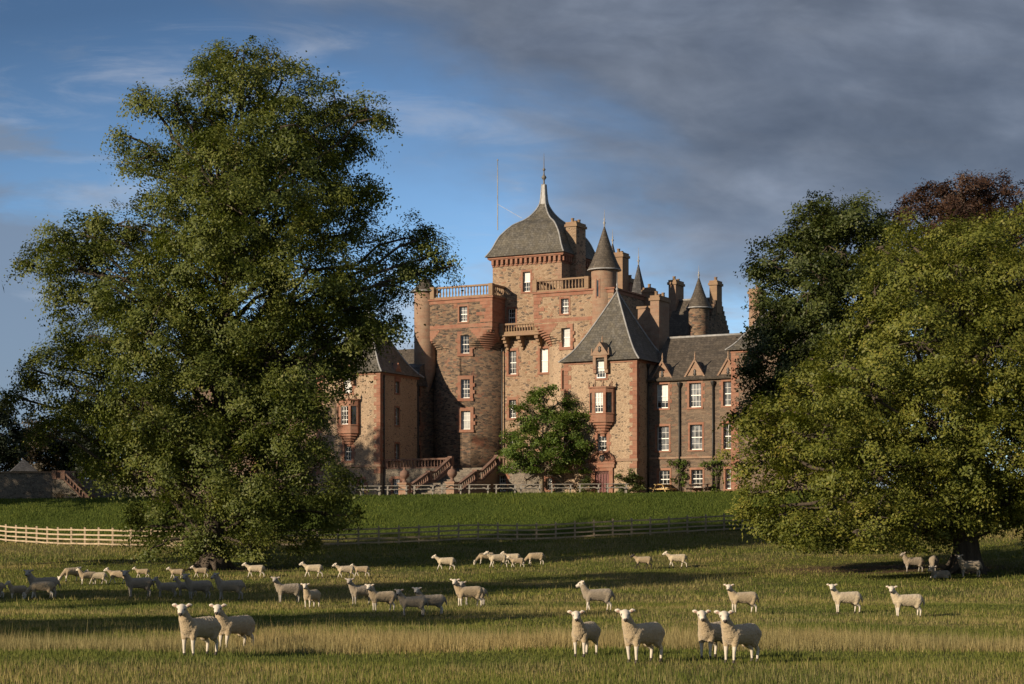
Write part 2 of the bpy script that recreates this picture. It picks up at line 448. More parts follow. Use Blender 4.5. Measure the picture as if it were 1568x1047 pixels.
def vnoise(X, Y, scale, seed=0):
    """smooth value noise, 0..1"""
    x, y = X * scale, Y * scale
    xi, yi = np.floor(x).astype(np.int64), np.floor(y).astype(np.int64)
    fx, fy = x - xi, y - yi; fx = fx * fx * (3 - 2 * fx); fy = fy * fy * (3 - 2 * fy)
    def h(a, b):
        q = np.sin(a * 127.1 + b * 311.7 + seed * 74.7) * 43758.5453
        return q - np.floor(q)
    return (h(xi, yi) * (1 - fx) + h(xi + 1, yi) * fx) * (1 - fy) + (h(xi, yi + 1) * (1 - fx) + h(xi + 1, yi + 1) * fx) * fy

def straw_amount(X, Y):
    """how much dry grass grows at a spot (0..1): long uncut strips and mottled pasture"""
    n = (vnoise(X * 0.6, Y, 0.22, 1) * 0.5 + vnoise(X * 0.7, Y, 0.6, 2) * 0.3 + vnoise(X, Y, 1.9, 3) * 0.32 - 0.53) * 4.2
    edge = 0.9 * np.sin(X * 0.22 + 0.5) + 0.4 * np.sin(X * 0.9)
    near = np.clip((Y - (41.2 + edge * 0.45)) / 0.5, 0, 1) * np.clip(((46.6 + edge) - np.clip(X - 6, 0, 20) * 0.15 - Y) / 0.9, 0, 1)
    fore = np.clip((38.0 + edge * 0.7 - Y) / 1.2, 0, 1) * np.clip(0.14 + 0.42 * n, 0, 0.7)
    mid = np.clip((Y - 50) / 4, 0, 1) * np.clip((125 - Y) / 10, 0, 1) * np.clip(0.30 + 0.62 * n, 0, 0.9)
    rear = np.clip((Y - 118) / 8, 0, 1) * np.clip((137 - Y) / 2, 0, 1) * np.clip(0.35 + 0.4 * n + 0.35 * (np.abs(X) > 14), 0, 0.9)
    return np.clip(np.maximum.reduce([near, fore, mid, rear]), 0, 1), near

def m_ground():
    m, t, p, _ = new_mat('pasture ground')
    g = t.n('ShaderNodeNewGeometry'); v = g.outputs['Position']
    at = t.n('ShaderNodeAttribute', attribute_name='straw'); lush = t.n('ShaderNodeAttribute', attribute_name='lush'); bare = t.n('ShaderNodeAttribute', attribute_name='bare')
    n = t.noise(t.mapping(v, (0.5, 1.0, 1)), 1.3, 6.0, 0.65)
    n2 = t.noise(v, 11.0, 4.0, 0.7)
    green = t.ramp(n, [(0.3, (0.090, 0.112, 0.022)), (0.55, (0.130, 0.148, 0.032)), (0.75, (0.180, 0.172, 0.050))])
    straw = t.ramp(n, [(0.3, (0.20, 0.155, 0.07)), (0.7, (0.31, 0.24, 0.115))])
    f = t.math('ADD', t.math('MULTIPLY', at.outputs['Fac'], 0.8), t.math('MULTIPLY', t.math('SUBTRACT', n, 0.5), 0.8), True)
    col = t.mix(f, green, straw)
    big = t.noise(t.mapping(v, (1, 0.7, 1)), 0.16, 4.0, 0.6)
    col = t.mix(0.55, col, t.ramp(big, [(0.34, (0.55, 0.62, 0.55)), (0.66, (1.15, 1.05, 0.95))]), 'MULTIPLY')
    col = t.mix(lush.outputs['Fac'], col, t.ramp(n, [(0.3, (0.060, 0.090, 0.012)), (0.7, (0.095, 0.135, 0.020))]))
    col = t.mix(bare.outputs['Fac'], col, t.ramp(n, [(0.3, (0.10, 0.062, 0.038)), (0.7, (0.17, 0.105, 0.065))]))
    col = t.mix(0.6, col, t.ramp(n2, [(0.25, 0.35), (0.75, 1.0)]), 'MULTIPLY')
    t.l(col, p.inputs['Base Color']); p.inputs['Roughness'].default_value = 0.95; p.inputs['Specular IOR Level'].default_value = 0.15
    bump(t, p, n2, 0.9, 0.12)
    return m

TREE1 = Vector(((327 - CX) / F * 107, 107.0, gz((327 - CX) / F * 107, 107.0)))
TREE2 = on_row(1476, 877)
def bare_amount(X, Y):
    b1 = np.clip(1.3 - np.hypot((X - TREE1.x - 0.8) / 3.4, (Y - TREE1.y) / 2.6), 0, 1)
    b2 = np.clip(1.3 - np.hypot((X - TREE2.x + 3.2) / 6.0, (Y - TREE2.y - 3.5) / 3.2), 0, 1)
    return np.clip(np.maximum(b1, b2) * 1.6, 0, 1) * np.clip(0.7 + 0.4 * np.sin(X * 1.9) * np.sin(Y * 2.3), 0, 1)

def build_ground():
    xs = np.unique(np.concatenate([np.arange(-60, 60.1, 0.6), np.arange(-200, -60, 5), np.arange(60, 201, 5), np.arange(-1500, -200, 100), np.arange(200, 1501, 100)]))
    ys = np.unique(np.concatenate([np.arange(-60, 26, 4), np.arange(26, 60, 0.5), np.arange(60, 165, 0.6), np.arange(165, 260, 4), np.arange(260, 2601, 90)]))
    X, Y = np.meshgrid(xs, ys); Xf, Yf = X.ravel(), Y.ravel()
    V = np.stack([Xf, Yf, gz_arr(Xf, Yf)], 1)
    nx, ny = len(xs), len(ys)
    i = (np.arange(ny - 1)[:, None] * nx + np.arange(nx - 1)[None, :]).ravel()
    me = mesh_arrays('ground', V, np.stack([i, i + 1, i + nx + 1, i + nx], 1), True)
    st, _ = straw_amount(Xf, Yf)
    lush = np.clip((Yf - 136.5) / 2, 0, 1)
    for nm, arr in (('straw', st), ('lush', lush), ('bare', bare_amount(Xf, Yf))):
        a = me.attributes.new(nm, 'FLOAT', 'POINT'); a.data.foreach_set('value', arr.astype(np.float32))
    tag(link_mesh('ground', me, m_ground()), kind='structure')

build_ground()

def m_blade(name, stops):
    m, t, p, out = new_mat(name)
    g = t.n('ShaderNodeNewGeometry')
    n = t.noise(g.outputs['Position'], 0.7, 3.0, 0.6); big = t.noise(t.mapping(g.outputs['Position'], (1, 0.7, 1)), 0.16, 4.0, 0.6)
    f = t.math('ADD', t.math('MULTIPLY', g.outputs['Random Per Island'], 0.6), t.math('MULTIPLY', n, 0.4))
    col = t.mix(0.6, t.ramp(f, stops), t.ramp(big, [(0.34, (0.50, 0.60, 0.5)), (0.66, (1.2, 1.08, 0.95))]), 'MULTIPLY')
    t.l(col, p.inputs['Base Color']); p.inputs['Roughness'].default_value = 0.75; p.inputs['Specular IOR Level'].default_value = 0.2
    tr = t.n('ShaderNodeBsdfTranslucent'); t.l(col, tr.inputs[0])
    mx = t.n('ShaderNodeMixShader'); mx.inputs[0].default_value = 0.3
    t.l(p.outputs[0], mx.inputs[1]); t.l(tr.outputs[0], mx.inputs[2]); t.l(mx.outputs[0], out.inputs[0])
    return m
M['grass'] = m_blade('green grass blade', [(0.2, (0.085, 0.112, 0.020)), (0.5, (0.140, 0.165, 0.034)), (0.8, (0.205, 0.210, 0.056))])
M['lush'] = m_blade('mown bank grass', [(0.2, (0.060, 0.090, 0.013)), (0.5, (0.092, 0.130, 0.020)), (0.8, (0.138, 0.170, 0.034))])
M['tall_straw'] = m_blade('tall dry grass blade', [(0.2, (0.23, 0.185, 0.08)), (0.5, (0.35, 0.285, 0.13)), (0.8, (0.47, 0.395, 0.20))])
M['straw'] = m_blade('dry grass blade', [(0.2, (0.20, 0.175, 0.065)), (0.5, (0.29, 0.25, 0.10)), (0.8, (0.40, 0.345, 0.155))])

def blades(name, X, Y, h, wd, mat, rng, lean=0.35, Z=None):
    n = len(X)
    Z = gz_arr(X, Y) if Z is None else Z
    a = rng.uniform(0, 2 * math.pi, n); b = rng.uniform(0, 2 * math.pi, n)
    dx, dy = np.cos(a) * wd / 2, np.sin(a) * wd / 2 * 0.6
    lx, ly = np.cos(b) * h * lean * rng.uniform(0.2, 1, n), np.sin(b) * h * lean * rng.uniform(0.2, 1, n)
    V = np.empty((n, 3, 3), np.float32)
    V[:, 0] = np.stack([X - dx, Y - dy, Z - 0.02], 1); V[:, 1] = np.stack([X + dx, Y + dy, Z - 0.02], 1)
    V[:, 2] = np.stack([X + lx, Y + ly, Z + h], 1)
    me = mesh_arrays(name, V.reshape(-1, 3), np.arange(n * 3).reshape(-1, 3))
    return tag(link_mesh(name, me, mat), kind='stuff')

def scatter(n, y0, y1, rng, margin=7.0):
    """even over the ground seen between two distances"""
    Y = np.sqrt(rng.uniform(y0 * y0, y1 * y1, n))
    X = rng.uniform(-1, 1, n) * (0.267 * Y + margin)
    return X, Y

def build_grass():
    rng = np.random.default_rng(5)
    gx, gy, gh, gw = [], [], [], []; sx, sy, sh, sw = [], [], [], []
    for y0, y1, dens, hg, wg in ((30, 40, 300, 0.062, 0.022), (40, 55, 230, 0.062, 0.026), (55, 80, 110, 0.060, 0.036), (80, 112, 50, 0.075, 0.055), (112, 137, 34, 0.09, 0.07)):
        area = 0.267 * (y1 * y1 - y0 * y0) + 14 * (y1 - y0)
        X, Y = scatter(int(area * dens), y0, y1, rng)
        keep = rng.uniform(0, 1, len(X)) > bare_amount(X, Y) * 1.3
        X, Y = X[keep], Y[keep]
        st, near = straw_amount(X, Y)
        patch = 0.55 + 0.9 * vnoise(X, Y, 0.9, 5)
        is_s = rng.uniform(0, 1, len(X)) < st * 0.8
        h = rng.gamma(5.0, 1 / 5.0, len(X)) * hg * patch
        g = ~is_s
        gx.append(X[g]); gy.append(Y[g]); gh.append(h[g]); gw.append(np.full(g.sum(), wg) * rng.uniform(0.6, 1.4, g.sum()))
        hs = h * 1.6
        sx.append(X[is_s]); sy.append(Y[is_s]); sh.append(hs[is_s]); sw.append(np.full(is_s.sum(), wg * 0.7) * rng.uniform(0.6, 1.3, is_s.sum()))
    # the tall uncut strip in the foreground
    X, Y = scatter(190000, 40.0, 49.0, rng)
    _, near = straw_amount(X, Y)
    k = rng.uniform(0, 1, len(X)) < near * np.clip(0.25 + 0.9 * vnoise(X, Y, 0.8, 6), 0, 1)
    X, Y = X[k], Y[k]
    blades('tall_dry_grass', X, Y, rng.gamma(7, 1 / 7, len(X)) * 0.26, rng.uniform(0.008, 0.017, len(X)), M['tall_straw'], rng, 0.3)
    cat = np.concatenate
    blades('pasture_grass', cat(gx), cat(gy), cat(gh), cat(gw), M['grass'], rng)
    blades('dry_grass', cat(sx), cat(sy), cat(sh), cat(sw), M['straw'], rng, 0.3)
    X, Y = scatter(130000, 136.5, 151, rng, 10)
    blades('bank_grass', X, Y, rng.gamma(6, 1 / 6, len(X)) * 0.13 * (0.4 + vnoise(X, Y, 0.5, 7)), rng.uniform(0.04, 0.09, len(X)), M['lush'], rng)
build_grass()
# ------------------------------------------------------------------ the castle
# Local frame: a runs along the front to the right, b into the building; the front faces the camera's left by TH.
TH = R(28); OX, OY = 9.87, 155.0
CT_, ST_ = math.cos(TH), math.sin(TH)
def c2w(a, b): return OX + CT_ * a + ST_ * b, OY - ST_ * a + CT_ * b
def fb(px, b):
    """a-coordinate and distance where a photograph column meets the plane b"""
    u = (px - CX) / F
    # OX + C a + S b = u (OY - S a + C b)
    a = (u * (OY + CT_ * b) - OX - ST_ * b) / (CT_ + u * ST_)
    return a, c2w(a, b)[1]
def fa(px, a):
    u = (px - CX) / F
    b = (u * (OY - ST_ * a) - OX - CT_ * a) / (ST_ - u * CT_)
    return b, c2w(a, b)[1]
def zr(row, Y): return CAMZ + (HY - row) / F * Y

castle = empty('castle', (OX, OY, 0), -TH, 'huge red and brown stone castle with drum towers, pointed slate roofs and many sash windows', 'castle')
ZB = 5.4                                # wall feet, a little below the terrace

class Wall:
    """a wall solid with window openings, its windows and their red surrounds"""
    def __init__(s): s.mb, s.cut = MB(), MB()

def win_frame_matrix(a, b, rot): return Matrix.Translation((a, b, 0)) @ Matrix.Rotation(rot, 4, 'Z')

def window(wall, a, b, z0, z1, wd, pane='pane_dark', rot=0.0, cols=3, rows=4, margin=0.2, sur='red', depth=0.2, deep=0.5, name='window', parent=None, split=0):
    """(a,b): centre of the opening on the wall face; rot 0 faces the front, +90 degrees faces right"""
    T = win_frame_matrix(a, b, rot); h = wd / 2
    if wall is not None: wall.cut.box(-h, h, -0.6, deep, z0, z1, T)
    f = MB(); m_ = margin
    if m_ > 0:
        for x0, x1, y0, y1 in ((-h - m_, -h, z0, z1), (h, h + m_, z0, z1), (-h - m_, h + m_, z1, z1 + m_ * 1.15), (-h - m_ * 1.15, h + m_ * 1.15, z0 - m_ * 0.9, z0)):
            f.box(x0, x1, -0.035 if y0 != z0 - m_ * 0.9 else -0.07, 0.12 if rot == 0 else 0.1, y0, y1, T)
        if m_ > 0.15:                     # long and short blocks up the sides
            k, zz = 0, z0 + 0.1
            while zz < z1 - 0.2:
                if k % 2:
                    f.box(-h - m_ - 0.16, -h - m_, -0.028, 0.08, zz, zz + 0.3, T); f.box(h + m_, h + m_ + 0.16, -0.028, 0.08, zz, zz + 0.3, T)
                zz += 0.3; k += 1
    root = f.build(name, M[sur], parent or castle) if m_ > 0 else empty(name)
    if m_ <= 0: root.parent = parent or castle
    s = MB(); d = depth; fr = 0.048
    s.box(-h, -h + fr, d, d + 0.06, z0, z1, T); s.box(h - fr, h, d, d + 0.06, z0, z1, T)
    s.box(-h + fr, h - fr, d, d + 0.06, z0, z0 + fr * 1.8, T); s.box(-h + fr, h - fr, d, d + 0.06, z1 - fr, z1, T)
    zm = (z0 + z1) / 2
    s.box(-h + fr, h - fr, d - 0.02, d + 0.05, zm - 0.035, zm + 0.035, T)
    bw = 0.022
    for i in range(1, cols):
        x = -h + wd * i / cols; s.box(x - bw / 2, x + bw / 2, d + 0.012, d + 0.05, z0 + fr, z1 - fr, T)
    for j in range(1, rows):
        if rows % 2 == 0 and j == rows // 2: continue
        z = z0 + (z1 - z0) * j / rows; s.box(-h + fr, h - fr, d + 0.015, d + 0.047, z - bw / 2, z + bw / 2, T)
    s.build('sash', M['white'], root)
    zs = z0 + (z1 - z0) * split if split else z0 + 0.02
    g = MB(); g.box(-h + 0.02, h - 0.02, d + 0.03, d + 0.045, zs, z1 - 0.02, T)
    g.build('pane', M[pane], root)
    if split:
        g = MB(); g.box(-h + 0.02, h - 0.02, d + 0.031, d + 0.046, z0 + 0.02, zs - 0.001, T)
        g.build('pane', M['pane_dark'], root)
    if wall is not None:                  # dark room behind
        pass
    return root

def fwin(wall, px, r0, r1, wpx, b, **k):
    """window measured on the photograph, on the wall plane b"""
    a, Y = fb(px, b); wd = wpx / F * Y / CT_
    return window(wall, a, b, zr(r1, Y), zr(r0, Y), wd, **k)
def swin(wall, px, r0, r1, wpx, a, **k):
    b, Y = fa(px, a); wd = wpx / F * Y / ST_
    return window(wall, a, b, zr(r1, Y), zr(r0, Y), wd, rot=R(90), **k)

def quoins(mb, a, b, z0, z1, sa=-1, sb=1, pr=0.03):
    """long and short corner stones; walls run from the corner towards sa along a and sb along b"""
    z, k = z0, 0
    while z < z1 - 0.15:
        la, lb = (0.62, 0.34) if k % 2 == 0 else (0.36, 0.6)
        h = min(0.36, z1 - z)
        xs = sorted((a - sa * pr, a + sa * la)); ys = sorted((b - sb * pr, b + sb * lb))
        mb.box(xs[0], xs[1], ys[0], ys[1], z, z + h - 0.012)
        z += h; k += 1

BAL = [(0.06, 0), (0.06, 0.08), (0.045, 0.12), (0.085, 0.32), (0.05, 0.62), (0.045, 0.7), (0.065, 0.76), (0.065, 0.85)]
def balustrade(name, p, q, z, h=1.0, mat='buff', parent=None, step=0.3, ends=(True, True), z2=None):
    """stone balustrade from p to q (a,b); z2 raises its far end"""
    root = MB(); p, q = Vector((*p, 0)), Vector((*q, 0)); L = (q - p).length; d = (q - p) / L
    z2 = z if z2 is None else z2
    A, B = p + Vector((0, 0, z)), q + Vector((0, 0, z2))
    root.bar(A + Vector((0, 0, 0.07)), B + Vector((0, 0, 0.07)), 0.3, 0.14)
    root.bar(A + Vector((0, 0, h - 0.07)), B + Vector((0, 0, h - 0.07)), 0.3, 0.15)
    for e, c, zz in ((ends[0], p, z), (ends[1], q, z2)):
        if e: root.box(c.x - 0.2, c.x + 0.2, c.y - 0.2, c.y + 0.2, zz + 0.02, zz + h + 0.03)
    o = root.build(name, M[mat], parent or castle)
    n = max(2, int(L / step)); bm_ = MB()
    for i in range(n):
        c = p + d * L * (i + 0.5) / n; zz = z + (z2 - z) * (i + 0.5) / n
        sc = (h - 0.26) / 0.85
        bm_.lathe([(r, t * sc) for r, t in BAL], c.x, c.y, zz + 0.13, 7)
    bm_.build('baluster', M[mat], o)
    return o

def finial(mb, a, b, z, h=1.2, r=0.12):
    mb.lathe([(0.05, -0.2), (0.06, 0.0), (r * 0.5, h * 0.10), (r, h * 0.18), (r * 0.5, h * 0.27), (0.035, h * 0.30), (r * 0.6, h * 0.40), (0.03, h * 0.48), (0.02, h * 0.7), (0.012, h)], a, b, z, 10)

def chimney(a0, a1, b0, b1, z0, z1, mat='red_pale', pots=2):
    m_ = MB(); m_.box(a0, a1, b0, b1, z0, z1 - 0.42)
    o = m_.build('chimney', M[mat], castle)
    c = MB(); c.box(a0 - 0.1, a1 + 0.1, b0 - 0.1, b1 + 0.1, z1 - 0.419, z1 - 0.2); c.box(a0 - 0.02, a1 + 0.02, b0 - 0.02, b1 + 0.02, z1 - 0.199, z1)
    c.build('chimney_cap', M['buff'], o)
    long_b = (b1 - b0) > (a1 - a0)
    for i in range(pots):
        t = (i + 0.5) / pots
        x, y = ((a0 + a1) / 2, b0 + (b1 - b0) * t) if long_b else (a0 + (a1 - a0) * t, (b0 + b1) / 2)
        hh = (0.28, 0.16, 0.34)[i % 3]
        p = MB(); p.lathe([(0.15, 0), (0.13, hh), (0.16, hh + 0.02), (0.16, hh + 0.07)], x, y, z1 + 0.001, 10); p.build('chimney_pot', M['buff'], o)
    return o

def pyramid_roof(name, ca, cb, prof, zbase, mat, parent=None, lead=True, wy=None, sub=4):
    """square roof of curved outline; prof = (height, half width)"""
    wy = wy or 1.0
    # smooth the profile (Catmull-Rom)
    P = [prof[0]] + list(prof) + [prof[-1]]; fine = []
    for i in range(1, len(P) - 2):
        for k in range(sub):
            t = k / sub
            fine.append(tuple(0.5 * ((2 * P[i][j]) + (-P[i - 1][j] + P[i + 1][j]) * t + (2 * P[i - 1][j] - 5 * P[i][j] + 4 * P[i + 1][j] - P[i + 2][j]) * t * t + (-P[i - 1][j] + 3 * P[i][j] - 3 * P[i + 1][j] + P[i + 2][j]) * t ** 3) for j in (0, 1)))
    fine.append(prof[-1])
    v, f = [], []
    for z, w_ in fine:
        w_ = max(w_, 0.015)
        v += [(ca - w_, cb - w_ * wy, zbase + z), (ca + w_, cb - w_ * wy, zbase + z), (ca + w_, cb + w_ * wy, zbase + z), (ca - w_, cb + w_ * wy, zbase + z)]
    for i in range(len(fine) - 1):
        for k in range(4):
            j = (k + 1) % 4; f.append((i * 4 + k, i * 4 + j, i * 4 + 4 + j, i * 4 + 4 + k))
    n = len(v) - 4
    f.append((3, 2, 1, 0)); f.append((n, n + 1, n + 2, n + 3))
    m_ = MB(); m_.add(v, f)
    o = m_.build(name, M[mat], parent or castle)
    if lead:
        for sx, sy in ((-1, -1), (1, -1), (1, 1), (-1, 1)):
            l = MB(); l.tube([(ca + sx * max(w_, 0.03), cb + sy * max(w_, 0.03) * wy, zbase + z + 0.02) for z, w_ in fine], 0.075, 6)
            l.build('lead_ridge', M['lead'], o)
    return o

def cone_roof(ca, cb, r, zb, zt, mat, n=28, h=1.0, parent=None):
    H = zt - zb
    m_ = MB(); m_.lathe([(r, 0), (r * 0.97, 0.04 * H), (r * 0.80, 0.16 * H), (r * 0.52, 0.42 * H), (r * 0.24, 0.74 * H), (0.03, H)], ca, cb, zb, n, smooth=(n > 10))
    o = m_.build('cone_roof', M[mat], parent or castle)
    e = MB(); e.lathe([(r + 0.03, -0.10), (r + 0.06, -0.04), (r + 0.02, 0.0)], ca, cb, zb, n); e.build('eaves_course', M['lead'], o)
    fm = MB(); finial(fm, ca, cb, zt, h); fm.build('finial', M['lead'], o)
    return o

def downpipe(a, b, z0, z1, hopper=True):
    m_ = MB(); m_.tube([(a, b, z0), (a, b, z1)], 0.065, 8)
    z = z0 + 1.5
    while z < z1: m_.lathe([(0.085, 0), (0.085, 0.08)], a, b, z, 8); z += 1.8
    if hopper: m_.lathe([(0.08, 0), (0.2, 0.28), (0.2, 0.4)], a, b, z1 - 0.2, 8)
    m_.build('downpipe', M['iron'], castle)

# ---------- the two drum towers, square above
HALF = 3.75; DR_Z, SQ_Z, PAR_Z = 19.6, 21.4, 24.05
FRONT = 7.65; BC = FRONT + HALF
def sq_circle(cx, cy, Rr, n=64, half=HALF):
    return [(cx + min(Rr, half / max(abs(math.cos(t)), abs(math.sin(t)))) * math.cos(t), cy + min(Rr, half / max(abs(math.cos(t)), abs(math.sin(t)))) * math.sin(t)) for t in [2 * math.pi * (i + 0.5) / n for i in range(n)]]
def drum_front(ca, a, r=HALF): return BC - math.sqrt(max(0.0, r * r - (a - ca) ** 2))

def drum_tower(ca, wins_drum, wins_sq, turret_a, turret_b, turret_r, cone_top, side, mats):
    d = Wall(); d.mb.lathe([(HALF, ZB), (HALF, SQ_Z + 0.02)], ca, BC, 0, 64, smooth=True)
    for kw in wins_drum:
        px, r0, r1, wpx, pane = kw[:5]
        b = FRONT
        for _ in range(4): a, Y = fb(px, b); b = drum_front(ca, a)
        window(d, a, b, zr(r1, Y), zr(r0, Y), wpx / F * Y / CT_, pane=pane, deep=0.6, rot=math.asin(max(-1, min(1, (a - ca) / HALF))), **(kw[5] if len(kw) > 5 else {}))
    cut(d.mb, d.cut, 'drum_wall', M[mats[0]], castle)
    s = Wall(); s.mb.box(ca - HALF, ca + HALF, FRONT, FRONT + 2 * HALF, SQ_Z, PAR_Z)
    for px, r0, r1, wpx, pane in wins_sq: fwin(s, px, r0, r1, wpx, FRONT, pane=pane, margin=0.15)
    cut(s.mb, s.cut, 'square_upper_wall', M[mats[1]], castle)
    c, crs = MB(), {-45: MB(), -135: MB()}                               # from the round to the square: rubble, with stepped red corbels at the corners
    for k in range(10):
        t = (k + 0.5) / 10; Rr = HALF * (1 + 0.42 * t ** 1.25)
        zz = DR_Z + (SQ_Z - DR_Z) * k / 10; z2 = zz + (SQ_Z - DR_Z) / 10 - 0.001
        c.prism(sq_circle(ca, BC, Rr - 0.03, half=HALF - 0.02), zz, z2)
        for mid_ in (-45, -135):
            w_ = 3.0 + 21.0 * t; arc = [R(mid_ - w_ + 2 * w_ * q / 8) for q in range(9)]
            hf = HALF + 0.004 + 0.012 * (k % 2)
            def rad(a): return min(Rr + 0.02, hf / max(abs(math.cos(a)), abs(math.sin(a))))
            outer = [(ca + rad(a) * math.cos(a), BC + rad(a) * math.sin(a)) for a in arc]
            inner = [(ca + HALF * 0.8 * math.cos(a), BC + HALF * 0.8 * math.sin(a)) for a in arc[::-1]]
            crs[mid_].prism(outer + inner, zz - 0.002, z2 + 0.004)
    cut(c, d.cut, 'squinch_wall', M[mats[1]], castle)
    for c in crs.values(): c.build('corbelling', M['red'], castle)
    q = MB()
    e = 0.035
    q.box(ca - HALF - 0.01, ca + HALF + 0.01, FRONT - 0.01, FRONT + 2 * HALF + 0.01, SQ_Z + 0.1, SQ_Z + 0.42)
    q.box(ca - HALF - 0.05, ca + HALF + 0.05, FRONT - 0.05, FRONT + 2 * HALF + 0.05, PAR_Z - 0.35, PAR_Z - 0.05)
    q.box(ca - HALF - 0.16, ca + HALF + 0.16, FRONT - 0.16, FRONT + 2 * HALF + 0.16, PAR_Z - 0.049, PAR_Z + 0.09)
    z, k = SQ_Z + 0.5, 0                            # red corner blocks beside the recess
    while z < PAR_Z - 0.5:
        ln = (0.95, 0.6, 1.25, 0.5, 0.8)[k % 5] * (1.25 if side > 0 else 0.8)
        c0 = ca + side * HALF
        q.box(*sorted((c0 + side * e, c0 - side * ln)), FRONT - e, FRONT + 0.5, z, z + 0.29)
        q.box(*sorted((c0 + side * (e - 0.004), c0 - side * 0.3)), FRONT + 0.5, FRONT + 2.4, z, z + 0.29)
        z += 0.3; k += 1
    q.build('red_dressings', M['red'], castle)
    f0, f1 = (ca - HALF + 0.1, ca + HALF - 0.1)
    y0 = FRONT + 0.05
    if side > 0: f0 = turret_a + turret_r + 0.1
    else: f1 = turret_a - turret_r - 0.1
    balustrade('balustrade', (f0, y0), (f1, y0), PAR_Z + 0.09, 1.05, 'buff')
    xs = f1 if side > 0 else f0
    balustrade('balustrade', (xs, y0 + 0.2), (xs, y0 + 2.4), PAR_Z + 0.09, 1.05, 'buff', ends=(False, False))
    # corner stair turret
    t = Wall(); t.mb.lathe([(0.12, 15.6), (turret_r * 0.55, 16.6), (turret_r, 17.9), (turret_r, cone_top[0])], turret_a, turret_b, 0, 36)
    cut(t.mb, t.cut, 'stair_turret', M['red_pale'], castle)
    cone_roof(turret_a, turret_b, turret_r + 0.28, cone_top[0], cone_top[1], 'slate_brown', h=1.4)
    return q

CA1, CA2 = -20.95, -9.35
LOWER = dict(margin=0.28)
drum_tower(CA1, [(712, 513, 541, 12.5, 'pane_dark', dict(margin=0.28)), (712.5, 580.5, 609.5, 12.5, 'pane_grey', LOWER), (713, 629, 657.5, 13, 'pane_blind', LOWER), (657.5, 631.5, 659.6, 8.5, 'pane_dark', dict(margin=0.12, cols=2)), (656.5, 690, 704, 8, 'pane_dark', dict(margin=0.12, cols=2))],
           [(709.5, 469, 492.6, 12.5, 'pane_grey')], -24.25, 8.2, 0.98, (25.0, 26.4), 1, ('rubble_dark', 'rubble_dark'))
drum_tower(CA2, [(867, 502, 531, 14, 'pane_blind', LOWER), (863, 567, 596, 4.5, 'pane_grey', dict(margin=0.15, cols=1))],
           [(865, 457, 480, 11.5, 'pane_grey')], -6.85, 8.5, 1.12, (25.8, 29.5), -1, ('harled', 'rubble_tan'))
ls = MB(); T_ = win_frame_matrix(-6.85 + 1.12 * math.sin(R(-5)), 8.5 - 1.12 * math.cos(R(-5)), R(-2))
ls.box(-0.1, 0.1, -0.01, 0.06, 23.4, 24.8, T_); ls.box(-0.22, -0.1, -0.03, 0.1, 23.3, 24.9, T_); ls.box(0.1, 0.22, -0.03, 0.1, 23.3, 24.9, T_)
slit = ls.build('turret_slit', M['red'], castle)
g_ = MB(); g_.box(-0.09, 0.09, -0.016, 0.0, 23.42, 24.78, T_); g_.build('pane', M['pane_dark'], slit)
ls = MB(); a_, Y_ = fb(645, 7.62); T_ = win_frame_matrix(a_, 7.6, 0)
ls.box(-0.2, 0.2, -0.02, 0.1, zr(551, Y_), zr(520, Y_), T_); slit = ls.build('turret_slit', M['red'], castle)
g_ = MB(); g_.box(-0.1, 0.1, -0.03, 0.02, zr(549, Y_), zr(522, Y_), T_); g_.build('pane', M['pane_dark'], slit)

# ---------- the tall middle tower with its ogee roof, and the recess under it
RB = 10.0; CTA0, CTA1, CTB1 = -18.42, -11.65, 16.6
AX = (CTA0 + CTA1) / 2
mid = Wall(); mid.mb.box(CTA0, CTA1, RB, CTB1, ZB, 27.6)
fwin(mid, 806.3, 416, 446.5, 11.5, RB, pane='pane_blind', margin=0.16, split=0.5)
fwin(mid, 783.5, 472.5, 499.5, 11.5, RB, pane='pane_dark', margin=0.14)
fwin(mid, 784.8, 537, 573, 12, RB, pane='pane_grey')
fwin(mid, 785, 612, 640, 11, RB, pane='pane_grey')
fwin(mid, 785, 668, 696, 11, RB, pane='pane_grey')
fwin(mid, 833, 533.5, 570, 12.5, RB, pane='pane_blind')
cut(mid.mb, mid.cut, 'middle_tower_wall', M['rubble_tan'], castle)
t = MB(); e = 0.04
t.box(CTA0 - e, CTA1 + e, RB - e, CTB1 + e, 26.95, 27.1)
t.box(CTA0 - 0.26, CTA1 + 0.26, RB - 0.26, CTB1 + 0.26, 27.55, 27.62)
t.box(CTA0 - 0.34, CTA1 + 0.34, RB - 0.34, CTB1 + 0.34, 27.621, 27.8)
n = 15
for i in range(n):
    x = CTA0 + 0.1 + (CTA1 - CTA0 - 0.2) * i / (n - 1)
    t.box(x - 0.11, x + 0.11, RB - 0.24, RB - 0.001, 27.12, 27.55)
    t.box(x - 0.09, x + 0.09, RB - 0.12, RB - 0.001, 26.98, 27.12)
for i in range(n):
    y = RB + 0.1 + (CTB1 - RB - 0.2) * i / (n - 1)
    t.box(CTA1 + 0.001, CTA1 + 0.24, y - 0.11, y + 0.11, 27.12, 27.55)
t.build('corbel_table', M['red'], castle)
q = MB(); quoins(q, CTA1, RB, PAR_Z + 1.1, 26.9, -1, 1); q.build('quoin', M['red_pale'], castle)
og = [(0, 3.85), (0.35, 3.62), (0.84, 3.36), (1.54, 3.08), (2.13, 2.74), (2.93, 2.06), (3.47, 1.27), (4.1, 0.70), (4.9, 0.30), (5.7, 0.19), (6.7, 0.13)]
mb_c = (RB + CTB1) / 2
ogee = pyramid_roof('ogee_roof', AX, mb_c, og, 27.8, 'slate', wy=1.0)
fm = MB()
